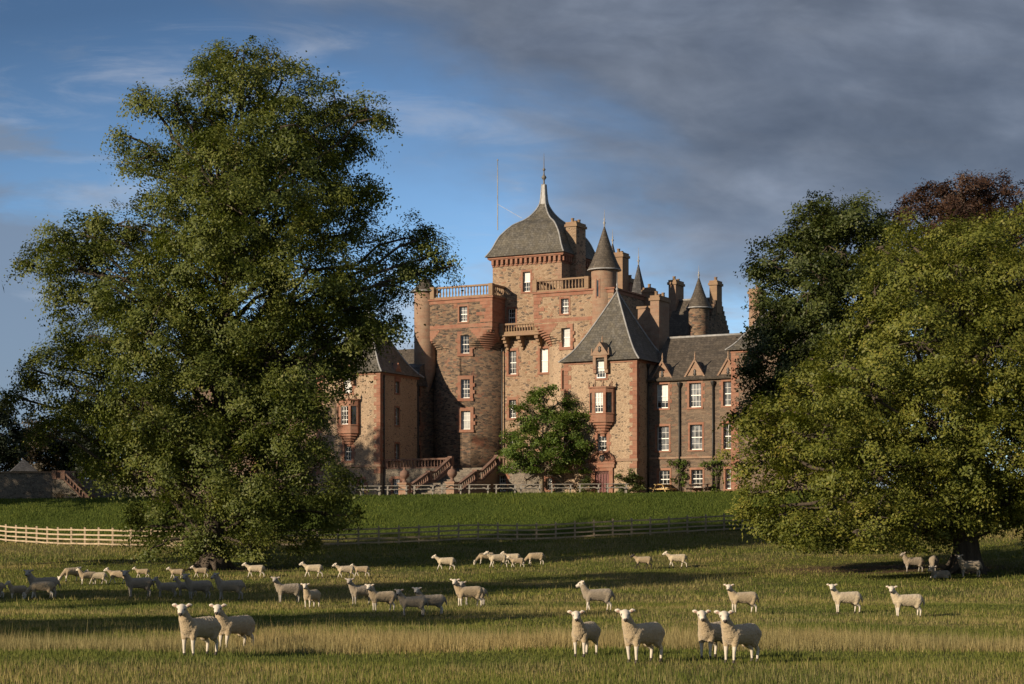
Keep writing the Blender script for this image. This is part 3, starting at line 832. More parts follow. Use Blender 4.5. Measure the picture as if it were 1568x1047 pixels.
fm.lathe([(0.17, 0), (0.15, 0.06), (0.08, 0.1), (0.07, 0.45), (0.18, 0.57), (0.23, 0.68), (0.17, 0.80), (0.07, 0.9), (0.045, 1.25), (0.11, 1.31), (0.14, 1.38), (0.10, 1.46), (0.04, 1.52), (0.03, 2.1), (0.012, 2.85)], AX, mb_c, 34.45, 14)
fm.build('finial', M['old_lead'], ogee)
lc = MB(); lc.lathe([(0.42, -1.7), (0.30, -0.9), (0.24, 0.02)], AX, mb_c, 34.45, 4, smooth=False, M=Matrix.Translation((AX, mb_c, 0)) @ Matrix.Rotation(R(45), 4, 'Z') @ Matrix.Translation((-AX, -mb_c, 0)))
lc.build('lead_cap', M['lead'], ogee)
# wall balcony in the recess
bz = zr(513, 172); ba0, ba1 = -17.15, -13.3
bl = MB(); bl.box(ba0, ba1, RB - 1.1, RB - 0.001, bz - 0.24, bz)
for x in (ba0 + 0.3, ba0 + 1.75, ba1 - 0.35):
    for k in range(4): bl.box(x - 0.17 + 0.02 * k, x + 0.17 - 0.02 * k, RB - 0.95 + 0.24 * k, RB - 0.001, bz - 0.241 - 0.28 * (k + 1), bz - 0.241 - 0.28 * k)
bal = bl.build('balcony', M['buff'], castle)
balustrade('balcony_balustrade', (ba0 + 0.2, RB - 0.95), (ba1 - 0.2, RB - 0.95), bz + 0.001, 0.85, 'buff', parent=bal, step=0.26)
# flagpole on the roof behind
fp = MB(); a_, Y_ = fb(762, 15.5); fp.lathe([(0.05, 0), (0.04, 5), (0.03, zr(246, Y_) - zr(352, Y_)), (0.09, zr(246, Y_) - zr(352, Y_) + 0.05), (0.02, zr(246, Y_) - zr(352, Y_) + 0.16)], a_, 15.5, zr(352, Y_), 8)
fp.bar((a_ + 0.05, 15.5, zr(313, Y_)), (a_ + 2.6, 15.4, zr(338, Y_)), 0.03, 0.03)
fp.build('flagpole', M['lead'], castle)
chimney(-19.05, -17.2, 15.0, 16.2, 26, zr(345, 176), 'buff', 1)
chimney(-12.1, -11.1, 11.75, 13.65, 20, 30.7, 'rubble_tan', 3)

# ---------- the two forward pavilions
PRO = [(0, 3.55), (0.4, 3.12), (1.0, 2.62), (1.9, 2.06), (3.2, 1.36), (4.5, 0.70), (5.85, 0.03)]
def pavilion(a0, a1, b1, left):
    ca, cb = (a0 + a1) / 2, (a1 - a0) / 2
    p = Wall(); p.mb.box(a0, a1, 0, b1, ZB, 17.2)
    sideplane = a1
    px0 = 0 if not left else -395
    dz = 0 if not left else 15.5
    ctr = 921.5 if not left else 532
    f_ = 1.0 if not left else 0.945
    # top window with its dormer head
    if not left:
        fwin(p, ctr, 547, 579, 13, 0, pane='pane_blind', margin=0.17, depth=-0.12, split=0.33)
        fwin(p, 922, 660.5, 690, 13.5, 0, pane='pane_dark', margin=0.24)
    else:
        fwin(p, 534, 572, 602, 11, 0, pane='pane_blind', margin=0.17, depth=-0.12)
        fwin(p, 533, 677.5, 705, 11.5, 0, pane='pane_dark', margin=0.24)
        fwin(p, 554, 734, 762, 7, 0, pane='pane_grey', margin=0.2, cols=2)
        for r0, r1 in ((573.5, 602), (624, 651), (679, 705)): swin(p, 608, r0, r1, 5.2, a1, pane='pane_grey', margin=0.13, cols=2)
    cut(p.mb, p.cut, 'pavilion_wall', M['harled'], castle)
    q = MB(); quoins(q, a1, 0, 8.6, 17.15, -1, 1); quoins(q, a0, 0, 8.6, 17.15, 1, 1)
    q.box(a0 - 0.06, a1 + 0.06, -0.06, b1, 17.0, 17.199)
    q.build('quoin', M['red'], castle)
    s = MB(); s.box(a0 - 0.1, a1 + 0.1, -0.1, 0.5, 9.15, 9.35); s.build('string_course', M['red_pale'], castle)
    rf = pyramid_roof('pavilion_roof', ca, cb, PRO, 17.2, 'slate', wy=1.0)
    fm = MB(); finial(fm, ca, cb, 23.0, 1.7, 0.13); fm.build('finial', M['lead'], rf)
    # dormer head over the top window
    a_, Y_ = fb(ctr if not left else 534, 0)
    zt = 17.42 if not left else 17.3
    d = MB(); d.extr([(a_ - 0.74, zt + 0.2), (a_ + 0.74, zt + 0.2), (a_ + 0.62, zt + 0.42), (a_, zt + 1.28), (a_ - 0.62, zt + 0.42)], 'y', -0.42, 0.9)
    for sg in (-1, 1): d.box(*sorted((a_ + sg * 0.62, a_ + sg * 0.372)), -0.37, 0.5, 16.5, zt + 0.199); d.box(*sorted((a_ + sg * 0.66, a_ + sg * 0.372)), -0.30, -0.06, 16.2, 16.499)
    d.box(a_ - 0.371, a_ + 0.371, -0.37, 0.12, zt + 0.02, zt + 0.199)
    for x in (-0.74, 0.74): d.lathe([(0.09, 0), (0.1, 0.1), (0.05, 0.2), (0.08, 0.32), (0.05, 0.5), (0.015, 0.62)], a_ + x, -0.3, zt + 0.2, 8)
    d.lathe([(0.07, 0), (0.09, 0.12), (0.05, 0.22), (0.09, 0.34), (0.015, 0.6)], a_, 0.1, zt + 1.22, 8)
    do = d.build('dormer', M['red_pale'], castle)
    cv = MB(); cv.lathe([(0.05, 0), (0.16, 0.12), (0.1, 0.26), (0.14, 0.4), (0.03, 0.5)], 0, 0, 0, 8, M=Matrix.Translation((a_, -0.43, zt + 0.42)) @ Matrix.Scale(0.4, 4, (0, 1, 0))); cv.build('carved_panel', M['iron'], do)
    r_ = MB(); r_.add([(a_ - 0.66, 0.85, zt + 0.36), (a_ + 0.66, 0.85, zt + 0.36), (a_, 0.85, zt + 1.3), (a_ - 0.66, 1.3, zt + 0.36), (a_ + 0.66, 1.3, zt + 0.36), (a_, 2.1, zt + 1.3)], [(0, 1, 2), (0, 2, 5, 3), (1, 4, 5, 2), (3, 5, 4), (0, 3, 4, 1)])
    r_.build('dormer_roof', M['slate_dark'], do)
    # oriel
    oc, o0, o1, w0 = ((917.5, 592, 655, 12.8) if not left else (529, 611, 676, 11))
    ac, Y_ = fb(oc + (1.5 if not left else 1), -0.5); zt, zs = zr(o0, Y_), zr(o1, Y_)
    wz0, wz1 = (zr(632, Y_), zr(601, Y_)) if not left else (zr(650, Y_), zr(622, Y_))
    def tri(hw, ch, pr): return [(ac - hw, 0.05), (ac - hw, -pr + ch), (ac - hw + ch, -pr), (ac + hw - ch, -pr), (ac + hw, -pr + ch), (ac + hw, 0.05)]
    o = MB()
    o.prism(tri(1.05, 0.45, 0.75), wz0 - 0.75, wz0 - 0.1); o.prism(tri(1.1, 0.46, 0.8), wz0 - 0.099, wz0 - 0.001)
    o.prism(tri(1.05, 0.45, 0.75), wz1 + 0.001, zt - 0.12); o.prism(tri(1.12, 0.46, 0.82), zt - 0.119, zt)
    for k in range(5):
        sc = 1 - 0.17 * (k + 1); o.prism(tri(1.05 * sc + 0.05, 0.45 * sc, 0.75 * sc), wz0 - 0.751 - 0.22 * (k + 1), wz0 - 0.751 - 0.22 * k)
    hw = 0.36
    for x0, x1 in ((-0.6, -hw), (hw, 0.6)): o.prism([(ac + x0, -0.3), (ac + x0, -0.75), (ac + x1, -0.75), (ac + x1, -0.3)], wz0, wz1)
    for sg in (-1, 1): o.prism([(ac + sg * 1.05, 0.05), (ac + sg * 1.05, -0.3), (ac + sg * 0.96, -0.38), (ac + sg * 0.9, 0.05)][::sg], wz0, wz1)
    oo = o.build('oriel', M['red'], castle)
    zc = wz0 + (wz1 - wz0) * 0.36
    g = MB(); g.box(ac - hw, ac + hw, -0.62, -0.6, wz0, zc - 0.001); g.build('pane', M['pane_dark'], oo)
    g = MB(); g.box(ac - hw, ac + hw, -0.62, -0.6, zc, wz1); g.build('pane', M['pane_blind' if not left else 'pane_dark'], oo)
    g = MB()
    g.prism([(ac + 0.66, -0.6), (ac + 0.97, -0.29), (ac + 0.95, -0.27), (ac + 0.64, -0.58)], wz0 + 0.02, wz1 - 0.02); g.prism([(ac - 0.66, -0.6), (ac - 0.64, -0.58), (ac - 0.95, -0.27), (ac - 0.97, -0.29)], wz0 + 0.02, wz1 - 0.02)
    g.build('pane', M['pane_dark'], oo)
    s = MB(); T = win_frame_matrix(ac, -0.66, 0)
    for x in (-hw + 0.03, -hw / 3, hw / 3, hw - 0.03): s.box(x - 0.02, x + 0.02, 0, 0.03, wz0, wz1, T)
    for k in range(5): z = wz0 + (wz1 - wz0 - 0.06) * k / 4 + 0.03; hh = 0.05 if k == 0 else 0.018; s.box(-hw, hw, 0.002, 0.028, z - hh, z + hh, T)
    s.build('sash', M['white'], oo)
    cr = MB()
    for x in (-1.0, -0.35, 0.35, 1.0): cr.lathe([(0.05, 0), (0.1, 0.1), (0.04, 0.22), (0.12, 0.3), (0.05, 0.42), (0.015, 0.55)], ac + x, -0.5 if abs(x) > 0.5 else -0.7, zt, 7)
    cr.build('cresting', M['red_pale'], oo)
    return rf

pavilion(-6.4, 0.0, 6.4, False)
pavilion(-30.3, -23.85, 6.4, True)
downpipe(-23.78, 0.55, ZB, 17.0, False); downpipe(-23.78, 6.2, ZB, 16.6, False); downpipe(0.08, 2.05, ZB, 16.8); downpipe(-17.35, 9.75, ZB, 20.5, False)
# the front door under its round pediment
a_, Y_ = fb(922.8, 0); z1 = zr(721, Y_)
d = MB(); d.box(a_ - 0.95, a_ - 0.62, -0.16, 0.2, 5.9, z1 + 0.25); d.box(a_ + 0.62, a_ + 0.95, -0.16, 0.2, 5.9, z1 + 0.25); d.box(a_ - 0.62, a_ + 0.62, -0.12, 0.2, z1, z1 + 0.25)
d.box(a_ - 1.1, a_ + 1.1, -0.2, 0.1, z1 + 0.251, z1 + 0.55); d.box(a_ - 1.18, a_ + 1.18, -0.26, 0.1, z1 + 0.551, z1 + 0.66)
d.extr([(a_ - 1.05, z1 + 0.661)] + [(a_ - 1.05 * math.cos(math.pi * k / 12), z1 + 0.68 + 0.75 * math.sin(math.pi * k / 12)) for k in range(13)] + [(a_ + 1.05, z1 + 0.661)], 'y', -0.1, 0.1)
pts = [(a_ - 1.1 * math.cos(math.pi * k / 14), -0.17, z1 + 0.68 + 0.82 * math.sin(math.pi * k / 14)) for k in range(15)]
d.tube(pts, 0.1, 6)
dr = d.build('doorcase', M['red'], castle)
x = MB(); x.box(a_ - 0.619, a_ + 0.619, 0.0, 0.05, 5.9, z1 - 0.001)
for k in range(5): x.box(a_ - 0.56 + 0.24 * k, a_ - 0.56 + 0.24 * k + 0.14, -0.03, 0.0, 6.7, z1 - 0.25)
x.build('door', M['door_red'], dr)
x = MB(); x.lathe([(0.05, 0), (0.2, 0.15), (0.28, 0.35), (0.15, 0.55)], 0, 0, 0, 8, M=Matrix.Translation((a_, -0.12, z1 + 0.72)) @ Matrix.Scale(0.3, 4, (0, 1, 0)) ); x.build('carved_panel', M['iron'], dr)

# ---------- the linking block beside the left pavilion, and the mass behind
lk = Wall(); lk.mb.box(-30.2, -23.95, 6.41, 9.2, ZB, 16.6)
for r0, r1 in ((584, 607), (630, 653), (681, 703)): swin(lk, 641.5, r0, r1, 3.8, -23.95, pane='pane_grey', margin=0.1, cols=2)
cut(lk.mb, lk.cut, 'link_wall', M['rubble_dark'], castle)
r_ = MB(); r_.extr([(6.0, 16.5), (9.6, 16.5), (9.6, 17.2), (7.6, 18.6), (6.6, 18.2)], 'x', -30.2, -23.8); r_.build('link_roof', M['slate_dark'], castle)
d = MB(); b_, Y_ = fa(609.5, -23.85); zt = 17.2
d.box(-24.3, -23.8, b_ - 0.42, b_ + 0.42, 16.6, zt + 0.3); d.extr([(b_ - 0.5, zt + 0.301), (b_ + 0.5, zt + 0.301), (b_, zt + 1.0)], 'x', -24.3, -23.78)
do = d.build('dormer', M['red'], castle)
r_ = MB(); r_.extr([(b_ - 0.55, zt + 0.25), (b_ + 0.55, zt + 0.25), (b_, zt + 1.05)], 'x', -25.3, -24.301); r_.build('dormer_roof', M['slate_dark'], do)
bk = MB(); bk.box(-25.5, -18.43, 11.5, 20.0, ZB, 21.0); bk.box(-11.64, -5.0, 11.5, 20.0, ZB, 21.0); bk.box(-18.4, -11.7, 16.61, 20.0, ZB, 22.0)
bk.build('rear_wall', M['rubble_tan'], castle)
cap = MB(); cap.box(-25.3, -17.3, 8.0, 15.1, PAR_Z, PAR_Z + 0.06); cap.box(-13.0, -5.7, 8.0, 15.1, PAR_Z, PAR_Z + 0.06); cap.build('flat_roof', M['lead'], castle)

# ---------- right wing, with dormers; its end pavilion; and the same at the left end behind the big tree
def wing(a0, a1, b, eave, ridge, cols, name='wing_wall', bd=8.4):
    w_ = Wall(); w_.mb.box(a0, a1, b, b + bd, ZB, eave)
    return w_
wg = Wall(); wg.mb.box(0.001, 7.3, 2.2, 11.0, ZB, 15.62)
COLS = (1014, 1065, 1116.5)
for i, (px, r0, r1) in enumerate(((1014, 586, 625), (1064.5, 584, 623.5), (1115.8, 581.5, 621))): fwin(wg, px, r0 + 2.2, r1, 17.5 if i < 2 else 16, 2.2, pane='pane_grey' if i else 'pane_blind', margin=0.16, cols=4 if i == 1 else 3, rows=4, split=0 if i else 0.3)
for i, (px, r0, r1) in enumerate(((1015, 652.5, 690), (1065.8, 650, 688.6), (1117.3, 648, 687))): fwin(wg, px, r0, r1, 18, 2.2, pane='pane_grey', margin=0.15, cols=3, rows=4)
for i, (px, r0, r1) in enumerate(((1017, 720, 747.5), (1067.3, 719, 746.6), (1119.5, 717.5, 748.5))): fwin(wg, px, r0, r1, 16.5, 2.2, pane='pane_dark', margin=0.15, cols=3, rows=4)
cut(wg.mb, wg.cut, 'wing_wall', M['rubble_wing'], castle)
sc = MB(); sc.box(0.05, 6.9, 2.1, 2.25, 9.35, 9.5); sc.build('string_course', M['red_pale'], castle)
r_ = MB(); r_.extr([(1.9, 15.55), (1.85, 15.68), (2.95, 16.5), (6.8, 19.5), (11.2, 15.6)], 'x', -0.3, 8.0)
wr = r_.build('wing_roof', M['slate_brown'], castle)
l = MB(); l.tube([(-0.3, 6.8, 19.52), (8.0, 6.8, 19.52)], 0.11, 6); l.build('lead_ridge', M['lead'], wr)
for px in (1014.5, 1064.3, 1115.2):
    a_, Y_ = fb(px, 2.2); zt = 15.62
    d = MB(); d.extr([(a_ - 0.78, zt + 0.001), (a_ + 0.78, zt + 0.001), (a_ + 0.78, zt + 0.2), (a_, zt + 1.42), (a_ - 0.78, zt + 0.2)], 'y', 2.14, 2.9)
    d.bar((a_ - 0.86, 2.13, zt + 0.14), (a_ + 0.0, 2.13, zt + 1.52), 0.2, 0.13); d.bar((a_ + 0.86, 2.13, zt + 0.14), (a_ - 0.0, 2.13, zt + 1.5), 0.2, 0.13)
    d.box(a_ - 0.9, a_ - 0.66, 2.06, 2.3, zt - 0.1, zt + 0.12); d.box(a_ + 0.66, a_ + 0.9, 2.06, 2.3, zt - 0.1, zt + 0.12)
    d.lathe([(0.07, 0), (0.09, 0.15), (0.05, 0.3), (0.08, 0.42), (0.015, 0.75)], a_, 2.18, zt + 1.45, 8)
    do = d.build('dormer', M['red_pale'], castle)
    cv = MB(); cv.lathe([(0.04, 0), (0.15, 0.12), (0.09, 0.26), (0.13, 0.4), (0.03, 0.55)], 0, 0, 0, 8, M=Matrix.Translation((a_, 2.12, zt + 0.25)) @ Matrix.Scale(0.4, 4, (0, 1, 0))); cv.build('carved_panel', M['iron'], do)
    r_ = MB(); r_.add([(a_ - 0.84, 2.85, zt + 0.15), (a_ + 0.84, 2.85, zt + 0.15), (a_, 2.85, zt + 1.45), (a_ - 0.84, 3.2, zt + 0.15), (a_ + 0.84, 3.2, zt + 0.15), (a_, 4.6, zt + 1.45)], [(0, 1, 2), (0, 2, 5, 3), (1, 4, 5, 2), (3, 5, 4), (0, 3, 4, 1)])
    r_.build('dormer_roof', M['slate_dark'], do)
for px in (1040, 1091.5):
    a_, _ = fb(px, 2.05); downpipe(a_, 2.05, ZB, 15.2)
ep = MB(); ep.box(7.3, 14.0, 1.8, 12.0, ZB, 17.7); ep.build('end_pavilion_wall', M['rubble_wing'], castle)
q = MB(); quoins(q, 7.3, 1.8, ZB, 17.5, 1, 1); q.box(7.24, 14.06, 1.74, 12.0, 17.5, 17.7); q.build('quoin', M['red'], castle)
rf = pyramid_roof('end_pavilion_roof', 10.65, 5.2, [(0, 3.75), (0.5, 3.2), (1.4, 2.5), (2.6, 1.6), (4.4, 0.05)], 17.7, 'slate')
ci = 1153
a_, Y_ = fb(1159, 6.0); chimney(a_ - 0.45, a_ + 0.45, 5.4, 6.8, 17, zr(443, Y_), 'red_pale', 1)
# left end
lw = Wall(); lw.mb.box(-38.0, -30.301, 2.8, 11.0, ZB, 15.6)
for px in (398, 436):
    for r0, r1 in ((600, 636), (664, 698)): fwin(lw, px, r0, r1, 15, 2.8, pane='pane_grey', margin=0.16)
cut(lw.mb, lw.cut, 'wing_wall', M['rubble_wing'], castle)
r_ = MB(); r_.extr([(2.5, 15.55), (2.45, 15.68), (3.5, 16.55), (6.8, 19.5), (11.2, 15.6)], 'x', -38.6, -30.0); r_.build('wing_roof', M['slate_brown'], castle)
ep = MB(); ep.box(-45.0, -38.001, 1.8, 12.0, ZB, 17.7); ep.build('end_pavilion_wall', M['rubble_wing'], castle)
q = MB(); quoins(q, -38.0, 1.8, ZB, 17.5, -1, 1); q.build('quoin', M['red'], castle)
pyramid_roof('end_pavilion_roof', -41.5, 5.3, [(0, 3.75), (0.5, 3.2), (1.4, 2.5), (2.6, 1.6), (4.4, 0.05)], 17.7, 'slate')
a_, Y_ = fb(404, 7.5); chimney(a_ - 0.5, a_ + 0.5, 6.8, 8.6, 17, zr(525, Y_), 'red', 2)
a_, Y_ = fb(548, 12); r_ = MB(); r_.extr([(9.3, 16.6), (18, 16.6), (13.5, 20.6)], 'x', -31.0, -25.0); r_.build('rear_roof', M['slate_brown'], castle)

# ---------- chimneys, spires and the old range behind
chimney(-8.75, -7.7, 14.0, 15.3, 20, 28.1, 'buff', 2)
chimney(-10.0, -9.43, 19.4, 20.6, 20, 26.6, 'red', 1)
chimney(-5.75, -4.98, 14.0, 15.0, 18, 24.85, 'buff', 1)
chimney(-1.5, -0.72, 6.0, 8.1, 16, 23.0, 'red_pale', 3)
c = MB(); c.box(-2.75, -1.51, 6.3, 7.6, 16, 22.0); o = c.build('chimney', M['red_pale'], castle); k_ = MB(); k_.box(-2.85, -1.505, 6.22, 7.68, 22.001, 22.2); k_.build('chimney_cap', M['buff'], o)
m_ = MB(); m_.lathe([(1.0, 16), (1.0, 23.1)], -6.85, 15.5, 0, 8, smooth=False); m_.build('rear_turret', M['rubble_dark'], castle)
cone_roof(-6.85, 15.5, 1.25, 23.15, 27.2, 'slate_dark', 8, 1.4)
m_ = MB(); m_.lathe([(0.75, 20), (0.75, 25.9)], -9.0, 14.75, 0, 10); m_.build('rear_turret', M['rubble_dark'], castle)
cone_roof(-9.0, 14.75, 0.95, 25.9, 29.1, 'slate_dark', 12, 1.2)
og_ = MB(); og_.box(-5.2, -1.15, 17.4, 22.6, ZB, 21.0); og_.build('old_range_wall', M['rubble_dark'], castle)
r_ = MB(); r_.extr([(17.2, 20.9), (22.8, 20.9), (20.0, 24.35)], 'x', -5.2, -1.45); orf = r_.build('old_range_roof', M['slate_brown'], castle)
l = MB(); l.tube([(-5.2, 20, 24.38), (-1.4, 20, 24.38)], 0.1, 6); l.build('lead_ridge', M['lead'], orf)
g = MB(); stp = [(17.2, 20.6)]
for k in range(9): stp += [(17.2 + 2.6 * k / 9, 21.0 + 3.5 * (k + 1) / 9), (17.2 + 2.6 * (k + 1) / 9, 21.0 + 3.5 * (k + 1) / 9)]
stp2 = [(40.0 - y, z) for y, z in stp[::-1]]
g.extr(stp + stp2, 'x', -1.46, -1.1); g.build('crow_stepped_gable', M['rubble_dark'], castle)
a_, Y_ = fb(1041, 20); chimney(a_ - 0.75, a_ - 0.05, 19.2, 21.0, 19, zr(432, 176), 'red_pale', 2)
chimney(-1.75, -1.05, 19.4, 20.6, 23, zr(432, 174), 'buff', 1)
m_ = MB(); m_.lathe([(0.9, 12), (0.9, 23.1)], -1.56, 16.5, 0, 20); m_.build('rear_turret', M['rubble_dark'], castle)
cone_roof(-1.56, 16.5, 1.08, 23.15, 25.8, 'slate_brown', 20, 1.0)
w_ = MB(); w_.box(-5.0, -2.4, 14.5, 17.3, ZB, 19.6); w_.build('rear_wall', M['rubble_dark'], castle)
balustrade('balustrade', (-4.9, 14.6), (-2.5, 14.6), 19.6, 0.9, 'red_pale')

# ------------------------------------------------------------------ the entrance terrace, stairs, piers (things beside the castle)
TZ = 8.95
def in_castle_frame(name, label, cat, group=None):
    return empty(name, (OX, OY, 0), -TH, label, cat, group)
ter = in_castle_frame('terrace', 'low stone entrance terrace with red balustrade between the two pavilions', 'terrace')
SL, SR = -17.35, -12.95
w_ = Wall(); w_.mb.box(-23.84, SL, 0.5, 7.8, ZB, TZ)
fwin(w_, 606.8, 733, 756, 11, 0.5, pane='pane_grey', margin=0.18, parent=ter, cols=3)
cut(w_.mb, w_.cut, 'terrace_wall', M['grey_stone'], ter)
w_ = Wall(); w_.mb.box(SR, -6.41, 0.5, 7.8, ZB, TZ)
fwin(w_, 769.3, 727.5, 752, 11.5, 0.5, pane='pane_dark', margin=0.18, parent=ter)
fwin(w_, 841, 732, 750, 9, 0.5, pane='pane_dark', margin=0.18, parent=ter)
cut(w_.mb, w_.cut, 'terrace_wall', M['grey_stone'], ter)
balustrade('balustrade', (-23.6, 0.7), (SL - 0.2, 0.7), TZ, 0.85, 'red_dull', parent=ter)
balustrade('balustrade', (SR + 0.2, 0.7), (-6.7, 0.7), TZ, 0.85, 'red_dull', parent=ter)
stair = in_castle_frame('entrance_stair', 'wide stone entrance stair with red balustrades climbing to the terrace', 'staircase')
s = MB(); nst = 15; zf = 6.35
for k in range(nst):
    y0 = -6.2 + 7.0 * k / nst + (0.9 if k >= 7 else 0)
    s.box(SL + 0.2, SR - 0.2, y0, 7.8, zf + (TZ - zf) * k / nst - (0.6 if k == 0 else 0), zf + (TZ - zf) * (k + 1) / nst - 0.003)
s.build('steps', M['grey_stone'], stair)
for x in (SL, SR):
    sk = MB(); zl = zf + (TZ - zf) * 7 / nst
    sk.extr([(-6.2, ZB), (0.75, ZB), (0.75, TZ + 0.1), (-2.0, zl + 0.15), (-2.9, zl + 0.15), (-6.2, zf + 0.1)], 'x', x - 0.2, x + 0.2)
    sk.build('side_wall', M['red_pale'], stair)
    balustrade('balustrade', (x, -6.0), (x, -2.9), zf + 0.12, 0.85, 'red_dull', parent=stair, z2=zl + 0.15, ends=(False, False))
    balustrade('balustrade', (x, -2.899), (x, -2.0), zl + 0.15, 0.85, 'red_dull', parent=stair, ends=(True, False))
    balustrade('balustrade', (x, -1.999), (x, 0.7), zl + 0.15, 0.85, 'red_dull', parent=stair, z2=TZ + 0.1, ends=(False, True))
for x, lab in ((SL, 'red stone pier topped by a large stone ball, left of the entrance stair'), (SR, 'red stone pier topped by a large stone ball, right of the entrance stair')):
    wx, wy = c2w(x, -6.75)
    g0 = gz(wx, wy)
    pr = empty('ball_pier', (wx, wy, g0), -TH, lab, 'pier', 'ball topped piers by the stair')
    p = MB(); p.box(-0.36, 0.36, -0.36, 0.36, -0.2, 0.95); p.box(-0.43, 0.43, -0.43, 0.43, 0.951, 1.07); p.build('pier_block', M['red_pale'], pr)
    p = MB(); p.lathe([(0.26, 0), (0.18, 0.09), (0.12, 0.26), (0.17, 0.33), (0.33, 0.46), (0.40, 0.67), (0.33, 0.88), (0.17, 1.0), (0.09, 1.06), (0.11, 1.13), (0.03, 1.24)], 0, 0, 1.071, 20); p.build('ball_finial', M['red_dull'], pr)
# ------------------------------------------------------------------ trees
M['leaf_big'] = m_leaf('olive green leaves', [(0.0, (0.053, 0.075, 0.018)), (0.45, (0.100, 0.127, 0.026)), (0.8, (0.158, 0.172, 0.036)), (0.95, (0.221, 0.199, 0.045)), (1.0, (0.283, 0.194, 0.040))], 0.3)
M['leaf_gold'] = m_leaf('yellow green leaves', [(0.0, (0.068, 0.092, 0.018)), (0.4, (0.130, 0.151, 0.026)), (0.75, (0.201, 0.202, 0.036)), (0.95, (0.280, 0.229, 0.046)), (1.0, (0.301, 0.183, 0.040))], 0.32)
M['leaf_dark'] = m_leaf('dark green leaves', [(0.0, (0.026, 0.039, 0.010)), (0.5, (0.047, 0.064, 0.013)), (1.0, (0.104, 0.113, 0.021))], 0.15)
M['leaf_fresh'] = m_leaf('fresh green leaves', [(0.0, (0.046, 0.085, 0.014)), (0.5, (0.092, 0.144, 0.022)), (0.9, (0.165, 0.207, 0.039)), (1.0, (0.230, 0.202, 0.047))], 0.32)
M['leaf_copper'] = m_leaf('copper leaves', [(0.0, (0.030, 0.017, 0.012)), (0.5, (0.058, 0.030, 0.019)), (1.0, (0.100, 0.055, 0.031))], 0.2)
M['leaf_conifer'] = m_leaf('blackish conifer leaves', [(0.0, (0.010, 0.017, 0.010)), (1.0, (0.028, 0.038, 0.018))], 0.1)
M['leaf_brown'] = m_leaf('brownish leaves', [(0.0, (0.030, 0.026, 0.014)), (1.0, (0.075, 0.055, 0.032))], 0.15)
M['bark'] = m_bark('grey brown bark', (0.075, 0.058, 0.042))
M['bark_pale'] = m_bark('pale bark', (0.20, 0.165, 0.115))

def leaf_mesh(name, C, N, L, Wd, rng):
    """one folded leaf or small spray per centre; N: leaf normals"""
    n = len(C)
    N = N / np.linalg.norm(N, axis=1, keepdims=True)
    r = rng.normal(size=(n, 3)); U = np.cross(N, r); U /= np.linalg.norm(U, axis=1, keepdims=True) + 1e-9
    Vv = np.cross(N, U)
    L = L[:, None] if not np.isscalar(L) else L; Wd = Wd[:, None] if not np.isscalar(Wd) else Wd
    V = np.empty((n, 4, 3), np.float32)
    V[:, 0] = C - U * L * 0.5; V[:, 1] = C + Vv * Wd * 0.5 + N * Wd * 0.22; V[:, 2] = C + U * L * 0.5; V[:, 3] = C - Vv * Wd * 0.5 + N * Wd * 0.22
    return mesh_arrays(name, V.reshape(-1, 3), np.arange(n * 4).reshape(-1, 4))

def crown_points(blobs, rng, clump_area, clump_r, per, shell=(0.62, 1.02), droop=0.2, openness=0.0):
    """blobs (k,4+): x,y,z,r -> leaf centres, outward normals and the clump centres"""
    B = np.asarray(blobs, float); CC, NN, AA = [], [], []
    for i, b in enumerate(B):
        r = b[3]; n = max(4, int(4 * math.pi * r * r / clump_area * 0.62))
        d = rng.normal(size=(n, 3)); d /= np.linalg.norm(d, axis=1, keepdims=True)
        rad = r * rng.uniform(shell[0], shell[1], (n, 1)) * np.array([[1, 1, 0.9]])
        p = b[:3] + d * rad * (1 + 0.16 * rng.normal(size=(n, 1)))
        o = np.delete(B, i, 0)                       # drop clumps deep inside a neighbour
        if len(o):
            dist = np.linalg.norm(p[:, None, :] - o[None, :, :3], axis=2) / o[None, :, 3]
            keep = dist.min(1) > 0.58
        else: keep = np.ones(n, bool)
        keep &= rng.uniform(size=n) > openness
        p, d = p[keep], d[keep]
        CC.append(p); NN.append(d)
    P, D = np.concatenate(CC), np.concatenate(NN)
    cr = clump_r * rng.uniform(0.55, 1.35, (len(P), 1))
    cnt = np.maximum(4, (per * (cr[:, 0] / clump_r) ** 2 * rng.uniform(0.6, 1.3, len(P)))).astype(int)
    idx = np.repeat(np.arange(len(P)), cnt)
    off = rng.normal(size=(len(idx), 3)) * np.array([0.46, 0.46, 0.28]) * cr[idx]
    hr = np.linalg.norm(off[:, :2], axis=1)
    off[:, 2] -= droop * hr * hr / np.maximum(cr[idx, 0], 0.05)
    C = P[idx] + off
    tilt = rng.normal(size=(len(P), 3)) * 0.45
    Nn = tilt[idx] + rng.normal(size=(len(idx), 3)) * 0.36 + D[idx] * 0.55 + np.array([0, 0, 0.55]) + off / np.maximum(cr[idx], 0.05) * 0.3
    return C, Nn, P

def limb(mb, p, q, r0, r1, rng, seg=7, wob=0.06, sag=0.0, n=7):
    p, q = np.asarray(p, float), np.asarray(q, float); L = np.linalg.norm(q - p)
    pts, rad = [], []
    for i in range(seg + 1):
        t = i / seg
        c = p + (q - p) * t + rng.normal(size=3) * wob * L * math.sin(math.pi * t) * 0.5
        c[2] += L * (0.10 - sag) * math.sin(math.pi * t)
        pts.append(c); rad.append(r0 + (r1 - r0) * t ** 0.8)
    mb.tube(pts, rad, n); return pts

